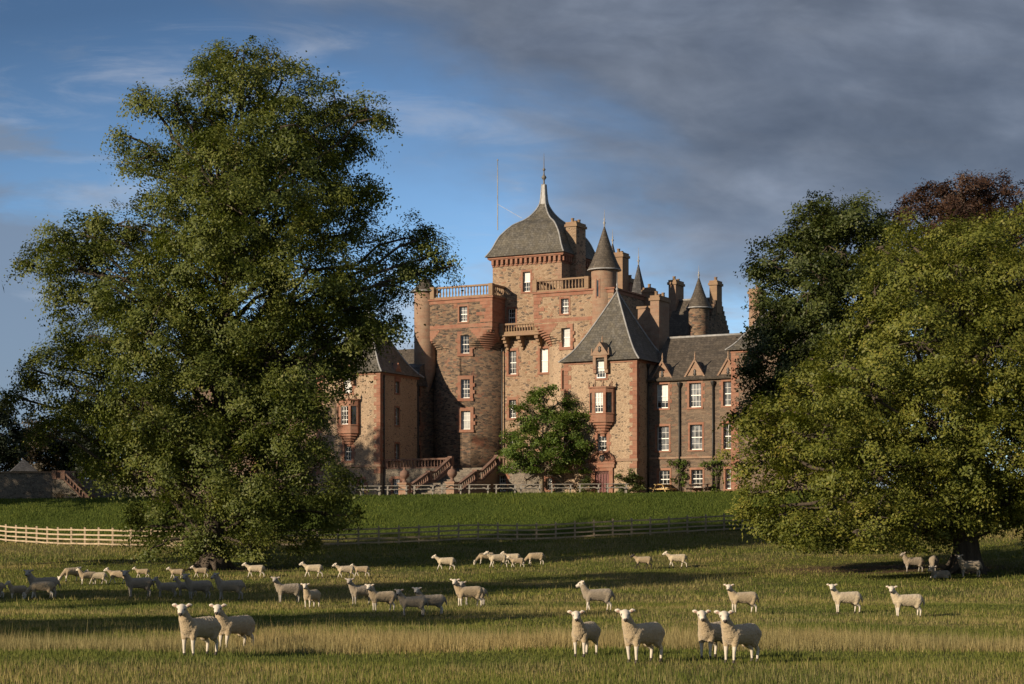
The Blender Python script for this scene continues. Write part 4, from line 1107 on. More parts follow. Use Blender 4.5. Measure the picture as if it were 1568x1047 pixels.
def make_tree(name, label, base, blobs, trunk_r, trunk_top, leaf, bark, seed, clump_area=1.0, clump_r=0.75, per=60, leaf_l=0.24, leaf_w=0.13, group=None, cat='tree', shell=(0.62, 1.02), droop=0.2, openness=0.0, twigs=5, limb_r=0.30, flare=1.9, lean=(0, 0), trunk=True, min_z=0.4):
    rng = np.random.default_rng(seed)
    base = np.array(base, float)
    B = np.array([[b[0] - base[0], b[1] - base[1], b[2] - base[2], b[3]] for b in blobs])
    root = empty(name, tuple(base), 0, label, cat, group)
    C, Nn, P = crown_points(B, rng, clump_area, clump_r, per, shell, droop, openness)
    k = C[:, 2] > min_z
    C, Nn = C[k], Nn[k]
    n = len(C)
    me = leaf_mesh('crown', C, Nn, leaf_l * rng.uniform(0.6, 1.4, n), leaf_w * rng.uniform(0.6, 1.4, n), rng)
    link_mesh('crown', me, M[leaf], root)
    if trunk:
        t = MB(); H = trunk_top
        prof = [(-0.4, flare * 1.15), (0.0, flare), (0.25, 1.45), (0.7, 1.18), (1.5, 1.0), (H * 0.35, 0.86), (H * 0.6, 0.62), (H * 0.85, 0.36), (H, 0.12)]
        pts = [(lean[0] * z / H + 0.15 * math.sin(z * 0.5 + seed), lean[1] * z / H + 0.12 * math.sin(z * 0.43 + seed * 2), z) for z, _ in prof]
        t.tube(pts, [trunk_r * s for _, s in prof], 14)
        for i in range(6):                            # root buttresses
            a = 2 * math.pi * (i + rng.uniform(-0.3, 0.3)) / 6
            e = trunk_r * rng.uniform(1.9, 2.8)
            t.tube([(math.cos(a) * trunk_r * 0.6, math.sin(a) * trunk_r * 0.6, 1.0), (math.cos(a) * trunk_r * 1.15, math.sin(a) * trunk_r * 1.15, 0.35), (math.cos(a) * e, math.sin(a) * e, -0.12)], [trunk_r * 0.35, trunk_r * 0.34, trunk_r * 0.12], 7)
        t.build('trunk', M['bark'] if trunk_r > 0.4 else M[bark], root)
        lm = MB()
        for b in B:
            z0 = min(max(1.6, b[2] - 0.55 * math.hypot(b[0], b[1]) - 0.5), H * 0.92)
            tt = z0 / H
            st = (lean[0] * tt + 0.15 * math.sin(z0 * 0.5 + seed), lean[1] * tt + 0.12 * math.sin(z0 * 0.43 + seed * 2), z0)
            L = math.dist(st, b[:3])
            rr = min(limb_r, 0.05 + 0.022 * L)
            limb(lm, st, b[:3], rr, 0.06, rng, 7)
            near = P[np.linalg.norm(P - b[:3], axis=1) < b[3] * 1.25]
            if len(near):
                for q in near[rng.choice(len(near), min(twigs, len(near)), replace=False)]:
                    limb(lm, b[:3] + (q - b[:3]) * -0.15, q, 0.055, 0.015, rng, 4, 0.12, 0, 5)
        lm.build('limbs', M[bark], root)
    return root

def px_blobs(lst, Y, depth, rng, both=70, grow=1.0):
    """crown masses measured on the photograph, spread in depth so that the crown is round"""
    out = []
    xs = [(c[0] - CX) / F * Y for c in lst]; cx = (min(xs) + max(xs)) / 2; hw = (max(xs) - min(xs)) / 2 + 0.1
    for c in lst:
        px, py, r = c[:3]; rm = r / F * Y
        x = (px - CX) / F * Y
        dmax = depth * math.sqrt(max(0.06, 1 - ((x - cx) / hw) ** 2))
        dys = [-rng.uniform(0.35, 0.8) * dmax, rng.uniform(0.35, 0.8) * dmax] if r >= both else [rng.uniform(-0.45, 0.45) * dmax]
        if len(c) > 3: dys = [c[3]]
        for dy in dys:
            p = wpt(px, py, Y + dy)
            # a mass nearer or farther stands where it stands: keep its own height and width in metres
            p.x = x + (p.x - x) * 1.0
            out.append((p.x, Y + dy, p.z, rm * (Y + dy) / Y * grow))
    return out

rg = np.random.default_rng(11)
T1 = [(365, 78, 26), (330, 92, 24), (410, 88, 26), (372, 105, 48), (318, 128, 42), (430, 130, 48), (372, 150, 62), (270, 160, 36), (512, 158, 40), (560, 168, 32), (585, 178, 14), (300, 190, 62), (440, 200, 78), (222, 150, 24), (200, 210, 24), (190, 245, 17), (228, 240, 36), (510, 215, 46), (545, 225, 28), (330, 250, 80), (450, 280, 88), (270, 290, 52), (540, 285, 30), (575, 295, 20), (250, 330, 40),
      (390, 340, 105), (510, 330, 62), (300, 380, 82), (180, 345, 46), (130, 360, 48), (85, 368, 32), (55, 382, 20), (36, 400, 11), (225, 345, 36), (120, 415, 56), (190, 430, 78), (100, 460, 30),
      (560, 345, 36), (618, 365, 34), (655, 362, 30), (655, 395, 34), (690, 408, 22), (640, 420, 30), (590, 405, 44), (470, 420, 92), (360, 460, 108), (590, 460, 36), (610, 500, 26), (540, 470, 56), (230, 510, 90), (140, 520, 58), (85, 560, 46), (48, 565, 30), (32, 610, 26), (118, 600, 62), (62, 640, 28), (75, 670, 16),
      (430, 550, 88), (520, 520, 54), (555, 510, 30), (560, 488, 38), (588, 502, 28), (535, 512, 38), (320, 590, 100), (215, 630, 78), (150, 680, 42), (505, 575, 40), (520, 560, 26), (430, 640, 72), (480, 625, 30), (300, 700, 84), (400, 725, 84), (480, 720, 52), (515, 740, 40), (215, 710, 52), (165, 720, 24), (255, 790, 58), (215, 810, 26), (335, 800, 62), (425, 795, 58), (500, 785, 44), (530, 790, 22), (300, 840, 30), (385, 838, 30), (450, 830, 28), (235, 838, 24)]
big = make_tree('broadleaf_tree', 'huge olive green tree with a broken tall crown hiding the left end of the castle', TREE1, px_blobs(T1, TREE1.y, 5.8, rg, 65, 0.95), 0.60, 20.0, 'leaf_big', 'bark', 3, 0.95, 0.78, 170, 0.175, 0.095, None, openness=0.10, lean=(0.8, 0.3), droop=0.55, limb_r=0.16, twigs=2, flare=1.3)
T2 = [(1505, 372, 40), (1445, 372, 44), (1392, 372, 40), (1545, 350, 34), (1590, 345, 44), (1350, 380, 26), (1470, 410, 84), (1390, 440, 68), (1560, 440, 90), (1340, 450, 34), (1640, 450, 90), (1330, 500, 44), (1410, 530, 88), (1520, 540, 100), (1290, 560, 56), (1240, 590, 44), (1340, 610, 84), (1620, 580, 100), (1200, 630, 46), (1160, 645, 34), (1138, 660, 22), (1260, 670, 72), (1430, 650, 100), (1540, 690, 100), (1160, 700, 40), (1340, 720, 90), (1220, 740, 66), (1150, 755, 28), (1640, 720, 100), (1440, 760, 80), (1185, 790, 44), (1250, 800, 46), (1330, 800, 52), (1548, 772, 50), (1400, 815, 36), (1210, 822, 16), (1505, 772, 34), (1610, 800, 50), (1500, 620, 120, 3.5), (1570, 600, 120, 4), (1470, 715, 100, 3.5), (1560, 710, 100, 4), (1700, 560, 90), (1700, 680, 90), (1145, 780, 14), (1335, 800, 46, -6.5), (1400, 806, 40, -6), (1290, 806, 34, -6), (1215, 806, 30, -6), (1255, 810, 32, -6.5), (1310, 815, 30, -8), (1275, 800, 40, -6.5), (1235, 815, 26, -7)]
gold = make_tree('broadleaf_tree', 'wide spreading yellow green tree with drooping boughs at the right, sheep beneath it', TREE2, px_blobs(T2, TREE2.y, 7.5, rg, 70, 0.97), 0.66, 13.5, 'leaf_gold', 'bark', 8, 0.85, 0.68, 125, 0.175, 0.10, None, openness=0.02, droop=0.35, twigs=4, limb_r=0.22, flare=1.35, min_z=1.0)
Y3 = 131
T3 = [(1275, 325, 42), (1240, 345, 40), (1320, 345, 42), (1350, 370, 40), (1215, 385, 44), (1290, 390, 76), (1180, 405, 30), (1240, 450, 74), (1330, 460, 80), (1180, 460, 32), (1190, 520, 56), (1270, 540, 84), (1165, 550, 36), (1160, 590, 38), (1240, 610, 72), (1165, 625, 42), (1135, 640, 20), (1330, 580, 80), (1220, 680, 60), (1300, 680, 70), (1260, 330, 30), (1400, 480, 70)]
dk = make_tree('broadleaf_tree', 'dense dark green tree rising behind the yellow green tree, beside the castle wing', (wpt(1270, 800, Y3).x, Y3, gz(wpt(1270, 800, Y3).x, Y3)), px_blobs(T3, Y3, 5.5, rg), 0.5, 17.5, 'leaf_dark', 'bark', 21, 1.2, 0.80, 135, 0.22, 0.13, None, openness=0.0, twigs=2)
Y4 = 141
T4 = [(1450, 325, 40), (1530, 330, 40), (1490, 315, 36), (1470, 300, 40), (1420, 312, 34), (1520, 305, 40), (1385, 330, 24), (1560, 320, 50), (1400, 380, 60), (1480, 370, 70), (1560, 400, 80), (1620, 340, 60), (1480, 470, 90), (1600, 480, 90), (1440, 300, 26), (1500, 285, 22)]
make_tree('copper_tree', 'dark copper red tree showing its crown above the yellow green tree at the right', (wpt(1500, 800, Y4).x, Y4, gz(wpt(1500, 800, Y4).x, Y4)), px_blobs(T4, Y4, 5.0, rg), 0.5, 18.0, 'leaf_copper', 'bark', 22, 1.0, 0.75, 120, 0.22, 0.10, None, openness=0.0, twigs=2)
# the small tree on the terrace edge
Y5 = 156.8
x5 = wpt(829, 760, Y5).x
T5 = [(832, 612, 22), (815, 630, 26), (855, 618, 22), (795, 650, 20), (840, 650, 34), (878, 632, 20), (785, 672, 18), (890, 655, 14), (815, 690, 34), (865, 680, 30), (893, 684, 12), (788, 712, 20), (778, 668, 10), (840, 715, 30), (880, 712, 20), (900, 640, 8), (806, 735, 14), (862, 740, 16), (832, 596, 12), (800, 620, 14), (776, 690, 10)]
make_tree('broadleaf_tree', 'small round fresh green tree with a bare pale stem in front of the castle door', (x5, Y5, gz(x5, Y5)), px_blobs(T5, Y5, 1.7, rg, 30), 0.17, 6.2, 'leaf_fresh', 'bark_pale', 31, 0.6, 0.5, 100, 0.17, 0.11, None, openness=0.06, flare=1.4, limb_r=0.07, min_z=1.7)
# dark trees behind the garden wall
for i, (px, Y, sh, leaf, lab) in enumerate((
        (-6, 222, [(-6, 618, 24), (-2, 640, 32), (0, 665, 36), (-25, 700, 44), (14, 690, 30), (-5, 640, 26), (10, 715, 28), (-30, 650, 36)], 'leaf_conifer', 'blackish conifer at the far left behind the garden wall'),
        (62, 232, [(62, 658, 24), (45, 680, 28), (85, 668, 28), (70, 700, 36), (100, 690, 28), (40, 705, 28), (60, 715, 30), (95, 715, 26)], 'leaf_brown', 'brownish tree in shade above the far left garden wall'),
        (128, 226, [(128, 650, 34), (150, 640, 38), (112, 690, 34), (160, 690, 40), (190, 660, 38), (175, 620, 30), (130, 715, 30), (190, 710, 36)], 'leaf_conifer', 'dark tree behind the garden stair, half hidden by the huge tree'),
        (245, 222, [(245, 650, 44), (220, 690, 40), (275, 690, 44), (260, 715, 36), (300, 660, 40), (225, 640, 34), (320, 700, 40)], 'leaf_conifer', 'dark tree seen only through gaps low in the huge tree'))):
    x = wpt(px, 740, Y).x
    make_tree('background_tree', lab, (x, Y, gz(x, Y)), px_blobs(sh, Y, 2.5, rg, 90), 0.3, 8.0, leaf, 'bark', 40 + i, 1.4, 0.95, 85, 0.34, 0.22, 'trees behind the garden wall')
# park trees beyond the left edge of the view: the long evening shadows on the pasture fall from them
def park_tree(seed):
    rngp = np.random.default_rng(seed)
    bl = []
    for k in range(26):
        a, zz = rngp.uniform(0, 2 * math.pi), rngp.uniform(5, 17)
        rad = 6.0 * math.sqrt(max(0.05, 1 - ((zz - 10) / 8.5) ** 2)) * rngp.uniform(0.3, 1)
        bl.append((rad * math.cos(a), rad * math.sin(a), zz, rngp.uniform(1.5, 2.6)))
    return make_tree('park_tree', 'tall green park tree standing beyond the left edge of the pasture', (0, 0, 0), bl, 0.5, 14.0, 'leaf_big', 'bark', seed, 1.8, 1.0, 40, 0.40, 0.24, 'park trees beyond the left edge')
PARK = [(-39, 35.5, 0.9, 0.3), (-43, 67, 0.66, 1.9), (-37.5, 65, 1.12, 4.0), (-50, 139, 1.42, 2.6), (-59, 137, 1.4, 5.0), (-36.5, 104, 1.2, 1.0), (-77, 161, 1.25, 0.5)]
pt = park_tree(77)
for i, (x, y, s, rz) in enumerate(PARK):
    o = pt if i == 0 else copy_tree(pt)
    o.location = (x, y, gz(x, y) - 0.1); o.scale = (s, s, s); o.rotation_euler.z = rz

# ------------------------------------------------------------------ paddock fence
M['fence_wood'] = m_plain('pale fence timber', (0.40, 0.315, 0.215), 0.85, 0.25, 2.0)
def build_fence():
    line = [(-70, 139.5), (0, 137), (90, 131.5), (180, 128), (330, 127.5), (560, 129.5), (850, 133), (1130, 136.6), (1350, 138), (1640, 139.5)]
    P = [Vector(((px - CX) / F * Y, Y, 0)) for px, Y in line]
    root = empty('paddock_fence', (P[0].x, P[0].y, 0), 0, 'long four rail timber paddock fence below the grass bank', 'fence')
    off = Vector((P[0].x, P[0].y, 0)); rngf = random.Random(3)
    seg = [(P[i + 1] - P[i]).length for i in range(len(P) - 1)]; tot = sum(seg)
    def at(s):
        for i, L in enumerate(seg):
            if s <= L or i == len(seg) - 1: return P[i] + (P[i + 1] - P[i]) * (s / L)
            s -= L
    step = 1.36; n = int(tot / step); posts = []
    for i in range(n + 1):
        c = at(i * step); posts.append(Vector((c.x, c.y, gz(c.x, c.y))))
    proto = None
    for i, c in enumerate(posts):
        if proto is None:
            m_ = MB(); m_.box(-0.06, 0.06, -0.05, 0.05, -0.3, 1.20); m_.extr([(-0.06, 1.20), (0.06, 1.20), (0.06, 1.22), (-0.06, 1.25)], 'y', -0.05, 0.05)
            o = m_.build('post', M['fence_wood'], root); proto = o
        else:
            o = proto.copy(); COL.objects.link(o); o.parent = root
        o.location = c - off; o.rotation_euler.z = rngf.uniform(-0.06, 0.06); o.rotation_euler.x = rngf.uniform(-0.02, 0.02)
    for k, h in enumerate((0.16, 0.44, 0.74, 1.06)):
        for j in range(0, len(posts) - 1, 12):
            m_ = MB(); hi = min(j + 12, len(posts) - 1)
            for q in range(j, hi):
                a, b = posts[q] - off, posts[q + 1] - off
                a = a + Vector((0, -0.075, h + rngf.uniform(-0.02, 0.02))); b = b + Vector((0, -0.075, h + rngf.uniform(-0.02, 0.02)))
                m_.bar(a, b, 0.035, 0.10)
            m_.build('rail', M['fence_wood'], root)
build_fence()

# ------------------------------------------------------------------ garden wall, its stair, the little pavilion
gwz = zr(722, 186)
gw = empty('garden_wall', (wpt(-60, 740, 186).x, 186, 6.0), 0, 'long grey stone garden wall in shade at the far left', 'wall')
x0, x1 = wpt(-120, 740, 186).x, wpt(88, 740, 186).x
m_ = MB(); m_.box(x0 - gw.location.x, x1 - gw.location.x, 0, 0.7, 0, gwz - 6.0 - 0.12); m_.build('wall_body', M['grey_stone'], gw)
m_ = MB(); m_.box(x0 - gw.location.x, x1 - gw.location.x + 0.05, -0.1, 0.8, gwz - 6.119, gwz - 6.0); m_.build('coping', M['buff'], gw)
gt = empty('garden_terrace', (x1, 184, 6.0), 0, 'grey retaining wall with red balustrade partly hidden behind the huge tree', 'terrace')
xe = wpt(470, 740, 184).x
m_ = MB(); m_.box(0.01, xe - x1, 0.0, 2.0, 0, zr(735, 184) - 6.0); m_.build('wall_body', M['grey_stone'], gt)
balustrade('balustrade', (1.2, 0.25), (xe - x1, 0.25), zr(735, 184) - 6.0, 0.85, 'red_pale', parent=gt, step=0.34)
gs = empty('garden_stair', (wpt(86, 740, 180).x, 180, 5.6), 0, 'stone garden stair running down to the right with red balustrade in the sun', 'staircase')
Ls = wpt(133, 740, 180).x - wpt(86, 740, 180).x; zt0 = zr(734, 180) - 5.6; zt1 = zr(771, 180) - 5.6
m_ = MB(); m_.extr([(0, -0.5), (Ls, -0.5), (Ls, zt1), (0.6, zt0), (0, zt0)], 'y', 0, 0.3); m_.build('side_wall', M['grey_stone'], gs)
m_ = MB(); m_.extr([(0, -0.5), (Ls, -0.5), (Ls, zt1), (0.6, zt0), (0, zt0)], 'y', 2.2, 2.5); m_.build('side_wall', M['grey_stone'], gs)
m_ = MB()
for k in range(12): m_.box(0.6 + (Ls - 0.6) * k / 12, 0.6 + (Ls - 0.6) * (k + 1) / 12, 0.31, 2.19, -0.5, zt0 - 0.1 + (zt1 - zt0) * (k + 1) / 12)
m_.box(-0.4, 0.599, 0.31, 2.19, -0.5, zt0 - 0.1)
m_.build('steps', M['grey_stone'], gs)
for y in (0.15, 2.35):
    balustrade('balustrade', (0.6, y), (Ls, y), zt0, 0.8, 'red_dull', parent=gs, z2=zt1, step=0.27)
    balustrade('balustrade', (-0.2, y), (0.599, y), zt0, 0.8, 'red_dull', parent=gs, step=0.27, ends=(True, False))
px_ = wpt(36, 720, 205); gp = empty('garden_house', (px_.x, 205, 6.5), R(20), 'small square garden house with a pointed slate roof peeping over the far left wall', 'house')
m_ = MB(); m_.box(-1.1, 1.1, -1.1, 1.1, 0, zr(722, 205) - 6.5); m_.build('wall_body', M['grey_stone'], gp)
pyramid_roof('roof', 0, 0, [(0, 1.35), (0.5, 0.85), (zr(703, 205) - zr(722, 205), 0.03)], zr(722, 205) - 6.5, 'slate_dark', parent=gp, lead=False)
# low dark hedge along the terrace edge at the left
def m_hedge_pts(p, q, h, wd, n, rng):
    t = rng.uniform(0, 1, n); p, q = np.array(p), np.array(q)
    C = p + (q - p) * t[:, None]; C[:, 1] += rng.uniform(-wd, wd, n); C[:, 0] += rng.uniform(-wd, wd, n) * 0.2
    C[:, 2] += rng.uniform(0, h, n)
    return C
rh = np.random.default_rng(9)

# ------------------------------------------------------------------ gravel walk
def build_walk():
    pts = [(-38, 154.0, 4.0), (-20, 154.2, 4.0), (-8, 153.0, 2.6), (0, 152.2, 1.8), (6, 151.6, 1.5), (12, 151.3, 1.4), (20, 151.0, 1.4)]
    V, Fc = [], []
    n = 60
    for i in range(n + 1):
        x = -38 + 58 * i / n
        y = np.interp(x, [p[0] for p in pts], [p[1] for p in pts]); w_ = np.interp(x, [p[0] for p in pts], [p[2] for p in pts])
        for s in (-0.35, 0.35, 1.2, 3.5):
            yy = y + w_ * s; V.append((x, yy, gz(x, yy) + 0.012))
    for i in range(n):
        for k in range(3): a = i * 4 + k; Fc.append((a, a + 4, a + 5, a + 1))
    tag(link_mesh('gravel_path', mesh_arrays('gravel_path', V, Fc, True), M['gravel']), kind='structure')
build_walk()

# ------------------------------------------------------------------ picnic tables
M['grey_wood'] = m_plain('silvered timber', (0.27, 0.25, 0.22), 0.85, 0.25, 3.0)
M['new_wood'] = m_plain('fresh yellow timber', (0.55, 0.39, 0.17), 0.8, 0.2, 3.0)
M['old_wood'] = m_plain('dark timber', (0.13, 0.10, 0.08), 0.85, 0.3, 3.0)
def picnic_table(mat, label, group):
    root = empty('picnic_table', (0, 0, 0), 0, label, 'picnic table', group)
    m_ = MB()
    for k in range(5): m_.box(-0.92, 0.92, -0.37 + 0.15 * k, -0.37 + 0.15 * k + 0.14, 0.70, 0.745)
    m_.build('tabletop', M[mat], root)
    for sy in (-1, 1):
        m_ = MB()
        for k in range(2): m_.box(-0.92, 0.92, sy * 0.72 - 0.13 + 0.14 * k, sy * 0.72 + 0.13 * k, 0.41, 0.45)
        m_.build('seat', M[mat], root)
    for sx in (-0.72, 0.72):
        m_ = MB(); m_.bar((sx, -0.28, 0.70), (sx, -0.62, -0.02), 0.05, 0.10, (1, 0, 0)); m_.bar((sx, 0.28, 0.70), (sx, 0.62, -0.02), 0.05, 0.10, (1, 0, 0))
        m_.bar((sx + 0.052, -0.86, 0.36), (sx + 0.052, 0.86, 0.36), 0.05, 0.09); m_.bar((sx + 0.052, -0.34, 0.66), (sx + 0.052, 0.34, 0.66), 0.05, 0.07)
        m_.build('leg_frame', M[mat], root)
    m_ = MB(); m_.bar((-0.70, 0, 0.36), (0, 0, 0.69), 0.05, 0.08); m_.bar((0.70, 0, 0.36), (0, 0, 0.69), 0.05, 0.08); m_.build('brace', M[mat], root)
    return root
TABLES = [(567, 'picnic table at the left end of the row, beside the huge tree'),
          (608, 'picnic table below the white terrace window left of the stair'),
          (649, 'picnic table before the left half of the entrance stair'),
          (691, 'picnic table in front of the right ball topped pier'),
          (733, 'picnic table right of the ball topped pier, before the stair wall'),
          (774, 'picnic table below the terrace window right of the stair'),
          (812, 'picnic table just left of the small tree stem'),
          (859, 'picnic table just right of the small tree stem'),
          (902, 'picnic table just left of the red castle door'),
          (944, 'picnic table before the bush right of the red castle door')]
proto = picnic_table('grey_wood', '', 'row of grey picnic tables before the castle')
for i, (px, lab) in enumerate(TABLES):
    o = proto if i == 0 else copy_tree(proto)
    p = on_row(px, 761, 100, 153); y = 151.4
    x = (px - CX) / F * y
    o.location = (x, y, gz(x, y) + 0.01); o.rotation_euler.z = R(-1 + 2 * (i % 2)); o['label'] = 'grey ' + lab.replace('picnic table', 'picnic table')
o = picnic_table('new_wood', 'fresh yellow wooden picnic table by the right castle wing', 'tables by the right wing')
b_ = 1.2; a_, Y_ = fb(1015, b_); wx, wy = c2w(a_, b_); o.location = (wx, wy, gz(wx, wy)); o.rotation_euler.z = R(62)
o = picnic_table('old_wood', 'dark wooden picnic table under the middle window of the right wing', 'tables by the right wing')
a_, Y_ = fb(1068, b_); wx, wy = c2w(a_, b_); o.location = (wx, wy, gz(wx, wy)); o.rotation_euler.z = R(-24)

# ------------------------------------------------------------------ shrubs and climbers at the castle foot
def shrub(name, label, masses, Y, leaf, seed, cat='shrub', per=55, l=0.16, w_=0.09, dep=0.5, area=0.28, cr=0.32, group=None, stem_r=0.06, top=1.5):
    rs = np.random.default_rng(seed)
    bl = [(wpt(px, py, Y).x, Y + rs.uniform(-dep, dep), wpt(px, py, Y).z, r / F * Y) for px, py, r in masses]
    x = sum(b[0] for b in bl) / len(bl)
    return make_tree(name, label, (x, Y, gz(x, Y)), bl, stem_r, top, leaf, 'bark', seed, area, cr, per, l, w_, group, cat, openness=0.05, limb_r=0.05, twigs=3, flare=1.2, min_z=0.02, trunk=cat == 'climber')
shrub('bush', 'large grey green bush at the castle corner right of the red door', [(955, 730, 13), (970, 738, 14), (962, 748, 13), (978, 750, 10), (948, 748, 11), (972, 724, 9), (980, 737, 10)], 154.0, 'leaf_dark', 51, top=1.2, dep=0.3)
shrub('bush', 'small dark bush between the small tree and the red door', [(895, 745, 9), (905, 750, 8), (886, 750, 8), (897, 735, 6)], 156.3, 'leaf_dark', 52, top=0.8, dep=0.3)
def climber(px, label, sh, seed):
    Yc = fb(px, 1.95)[1]
    shrub('climbing_plant', label, sh, Yc, 'leaf_fresh', seed, 'climber', 26, 0.15, 0.09, 0.12, 0.22, 0.26, 'climbing plants on the right wing', 0.04, 2.2)
climber(1042, 'leafy climbing plant around the left drainpipe of the right wing', [(1036, 712, 9), (1048, 706, 8), (1028, 708, 5), (1040, 724, 8), (1050, 728, 6), (1034, 735, 6), (1045, 738, 5), (1055, 712, 5)], 61)
climber(1093, 'leafy climbing plant around the right drainpipe of the right wing', [(1093, 706, 9), (1106, 708, 8), (1080, 708, 7), (1098, 722, 8), (1103, 735, 6), (1095, 745, 4), (1116, 710, 6)], 62)
climber(983, 'small climbing plant at the shaded corner of the right pavilion', [(984, 708, 4), (994, 709, 4), (990, 708, 3)], 63)
shrub('bush', 'brown green bush below the far left garden stair', [(100, 760, 9), (112, 762, 8), (88, 762, 9), (120, 765, 5)], 176, 'leaf_brown', 53, top=0.6)
shrub('hedge', 'low dark clipped hedge along the grass terrace at the far left', [(x, 771.0, 3.2) for x in range(-30, 82, 6)], 158, 'leaf_conifer', 54, 'hedge', 22, top=0.3, dep=0.1)
# ------------------------------------------------------------------ sheep
def m_fleece(name, c, dirt=(0.25, 0.2, 0.13)):
    m, t, p, _ = new_mat(name)
    v = obj_vec(t)
    n = t.noise(v, 5.0, 5.0, 0.65); n2 = t.noise(v, 48.0, 3.0, 0.7)
    col = t.mix(t.ramp(n, [(0.40, 0.0), (0.75, 0.55)]), c, dirt)
    col = t.mix(0.35, col, t.ramp(n2, [(0.25, 0.45), (0.7, 1.0)]), 'MULTIPLY')
    t.l(col, p.inputs['Base Color']); p.inputs['Roughness'].default_value = 1.0; p.inputs['Specular IOR Level'].default_value = 0.05
    p.inputs['Sheen Weight'].default_value = 0.25; p.inputs['Sheen Roughness'].default_value = 0.6
    bump(t, p, n2, 0.7, 0.03)
    return m
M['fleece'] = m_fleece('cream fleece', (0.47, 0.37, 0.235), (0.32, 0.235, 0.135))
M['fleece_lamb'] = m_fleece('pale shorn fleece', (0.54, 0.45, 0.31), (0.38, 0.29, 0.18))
M['fleece_grey_and_shaded'] = m_fleece('grey fleece', (0.31, 0.255, 0.185), (0.19, 0.155, 0.11))  # for grey sheep, and with shade put into the wool of those under trees
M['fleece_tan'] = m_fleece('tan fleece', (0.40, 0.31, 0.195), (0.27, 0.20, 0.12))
M['face'] = m_plain('white sheep hair', (0.58, 0.52, 0.43), 0.95, 0.12, 8.0)
M['face_shaded'] = m_plain('shaded sheep hair', (0.33, 0.30, 0.26), 0.95, 0.2, 8.0)  # face and leg hair darkened to paint in tree shade
M['face_black'] = m_plain('black sheep hair', (0.022, 0.019, 0.017), 0.9, 0.3, 8.0)
M['hoof'] = m_plain('dark muzzle and hoof', (0.045, 0.035, 0.03), 0.6, 0.3, 9.0)
M['ear_in'] = m_plain('pinkish ear skin', (0.33, 0.21, 0.16), 0.9, 0.2, 9.0)

def capsule(p, r0, q, r1, n=14, k=5):
    p, q = np.array(p, float), np.array(q, float); d = q - p; L = np.linalg.norm(d)
    d = d / L if L > 1e-6 else np.array([0, 0, 1.0])
    a = np.cross(d, [0, 0, 1.0]);
    if np.linalg.norm(a) < 0.1: a = np.cross(d, [0, 1.0, 0])
    a /= np.linalg.norm(a); b = np.cross(d, a)
    rings = [(p - d * r0 * math.cos(math.pi / 2 * i / k), r0 * math.sin(math.pi / 2 * i / k)) for i in range(1, k + 1)] + [(q + d * r1 * math.sin(math.pi / 2 * i / k), r1 * math.cos(math.pi / 2 * i / k)) for i in range(0, k)]
    v, f = [tuple(p - d * r0)], []
    for c, r in rings:
        for i in range(n):
            t = 2 * math.pi * i / n; v.append(tuple(c + (a * math.cos(t) + b * math.sin(t)) * r))
    v.append(tuple(q + d * r1)); e = len(v) - 1
    for i in range(n): f.append((0, 1 + (i + 1) % n, 1 + i))
    for j in range(len(rings) - 1):
        for i in range(n):
            x = 1 + j * n + i; y = 1 + j * n + (i + 1) % n; f.append((x, y, y + n, x + n))
    for i in range(n): f.append((1 + (len(rings) - 1) * n + i, 1 + (len(rings) - 1) * n + (i + 1) % n, e))
    return v, f

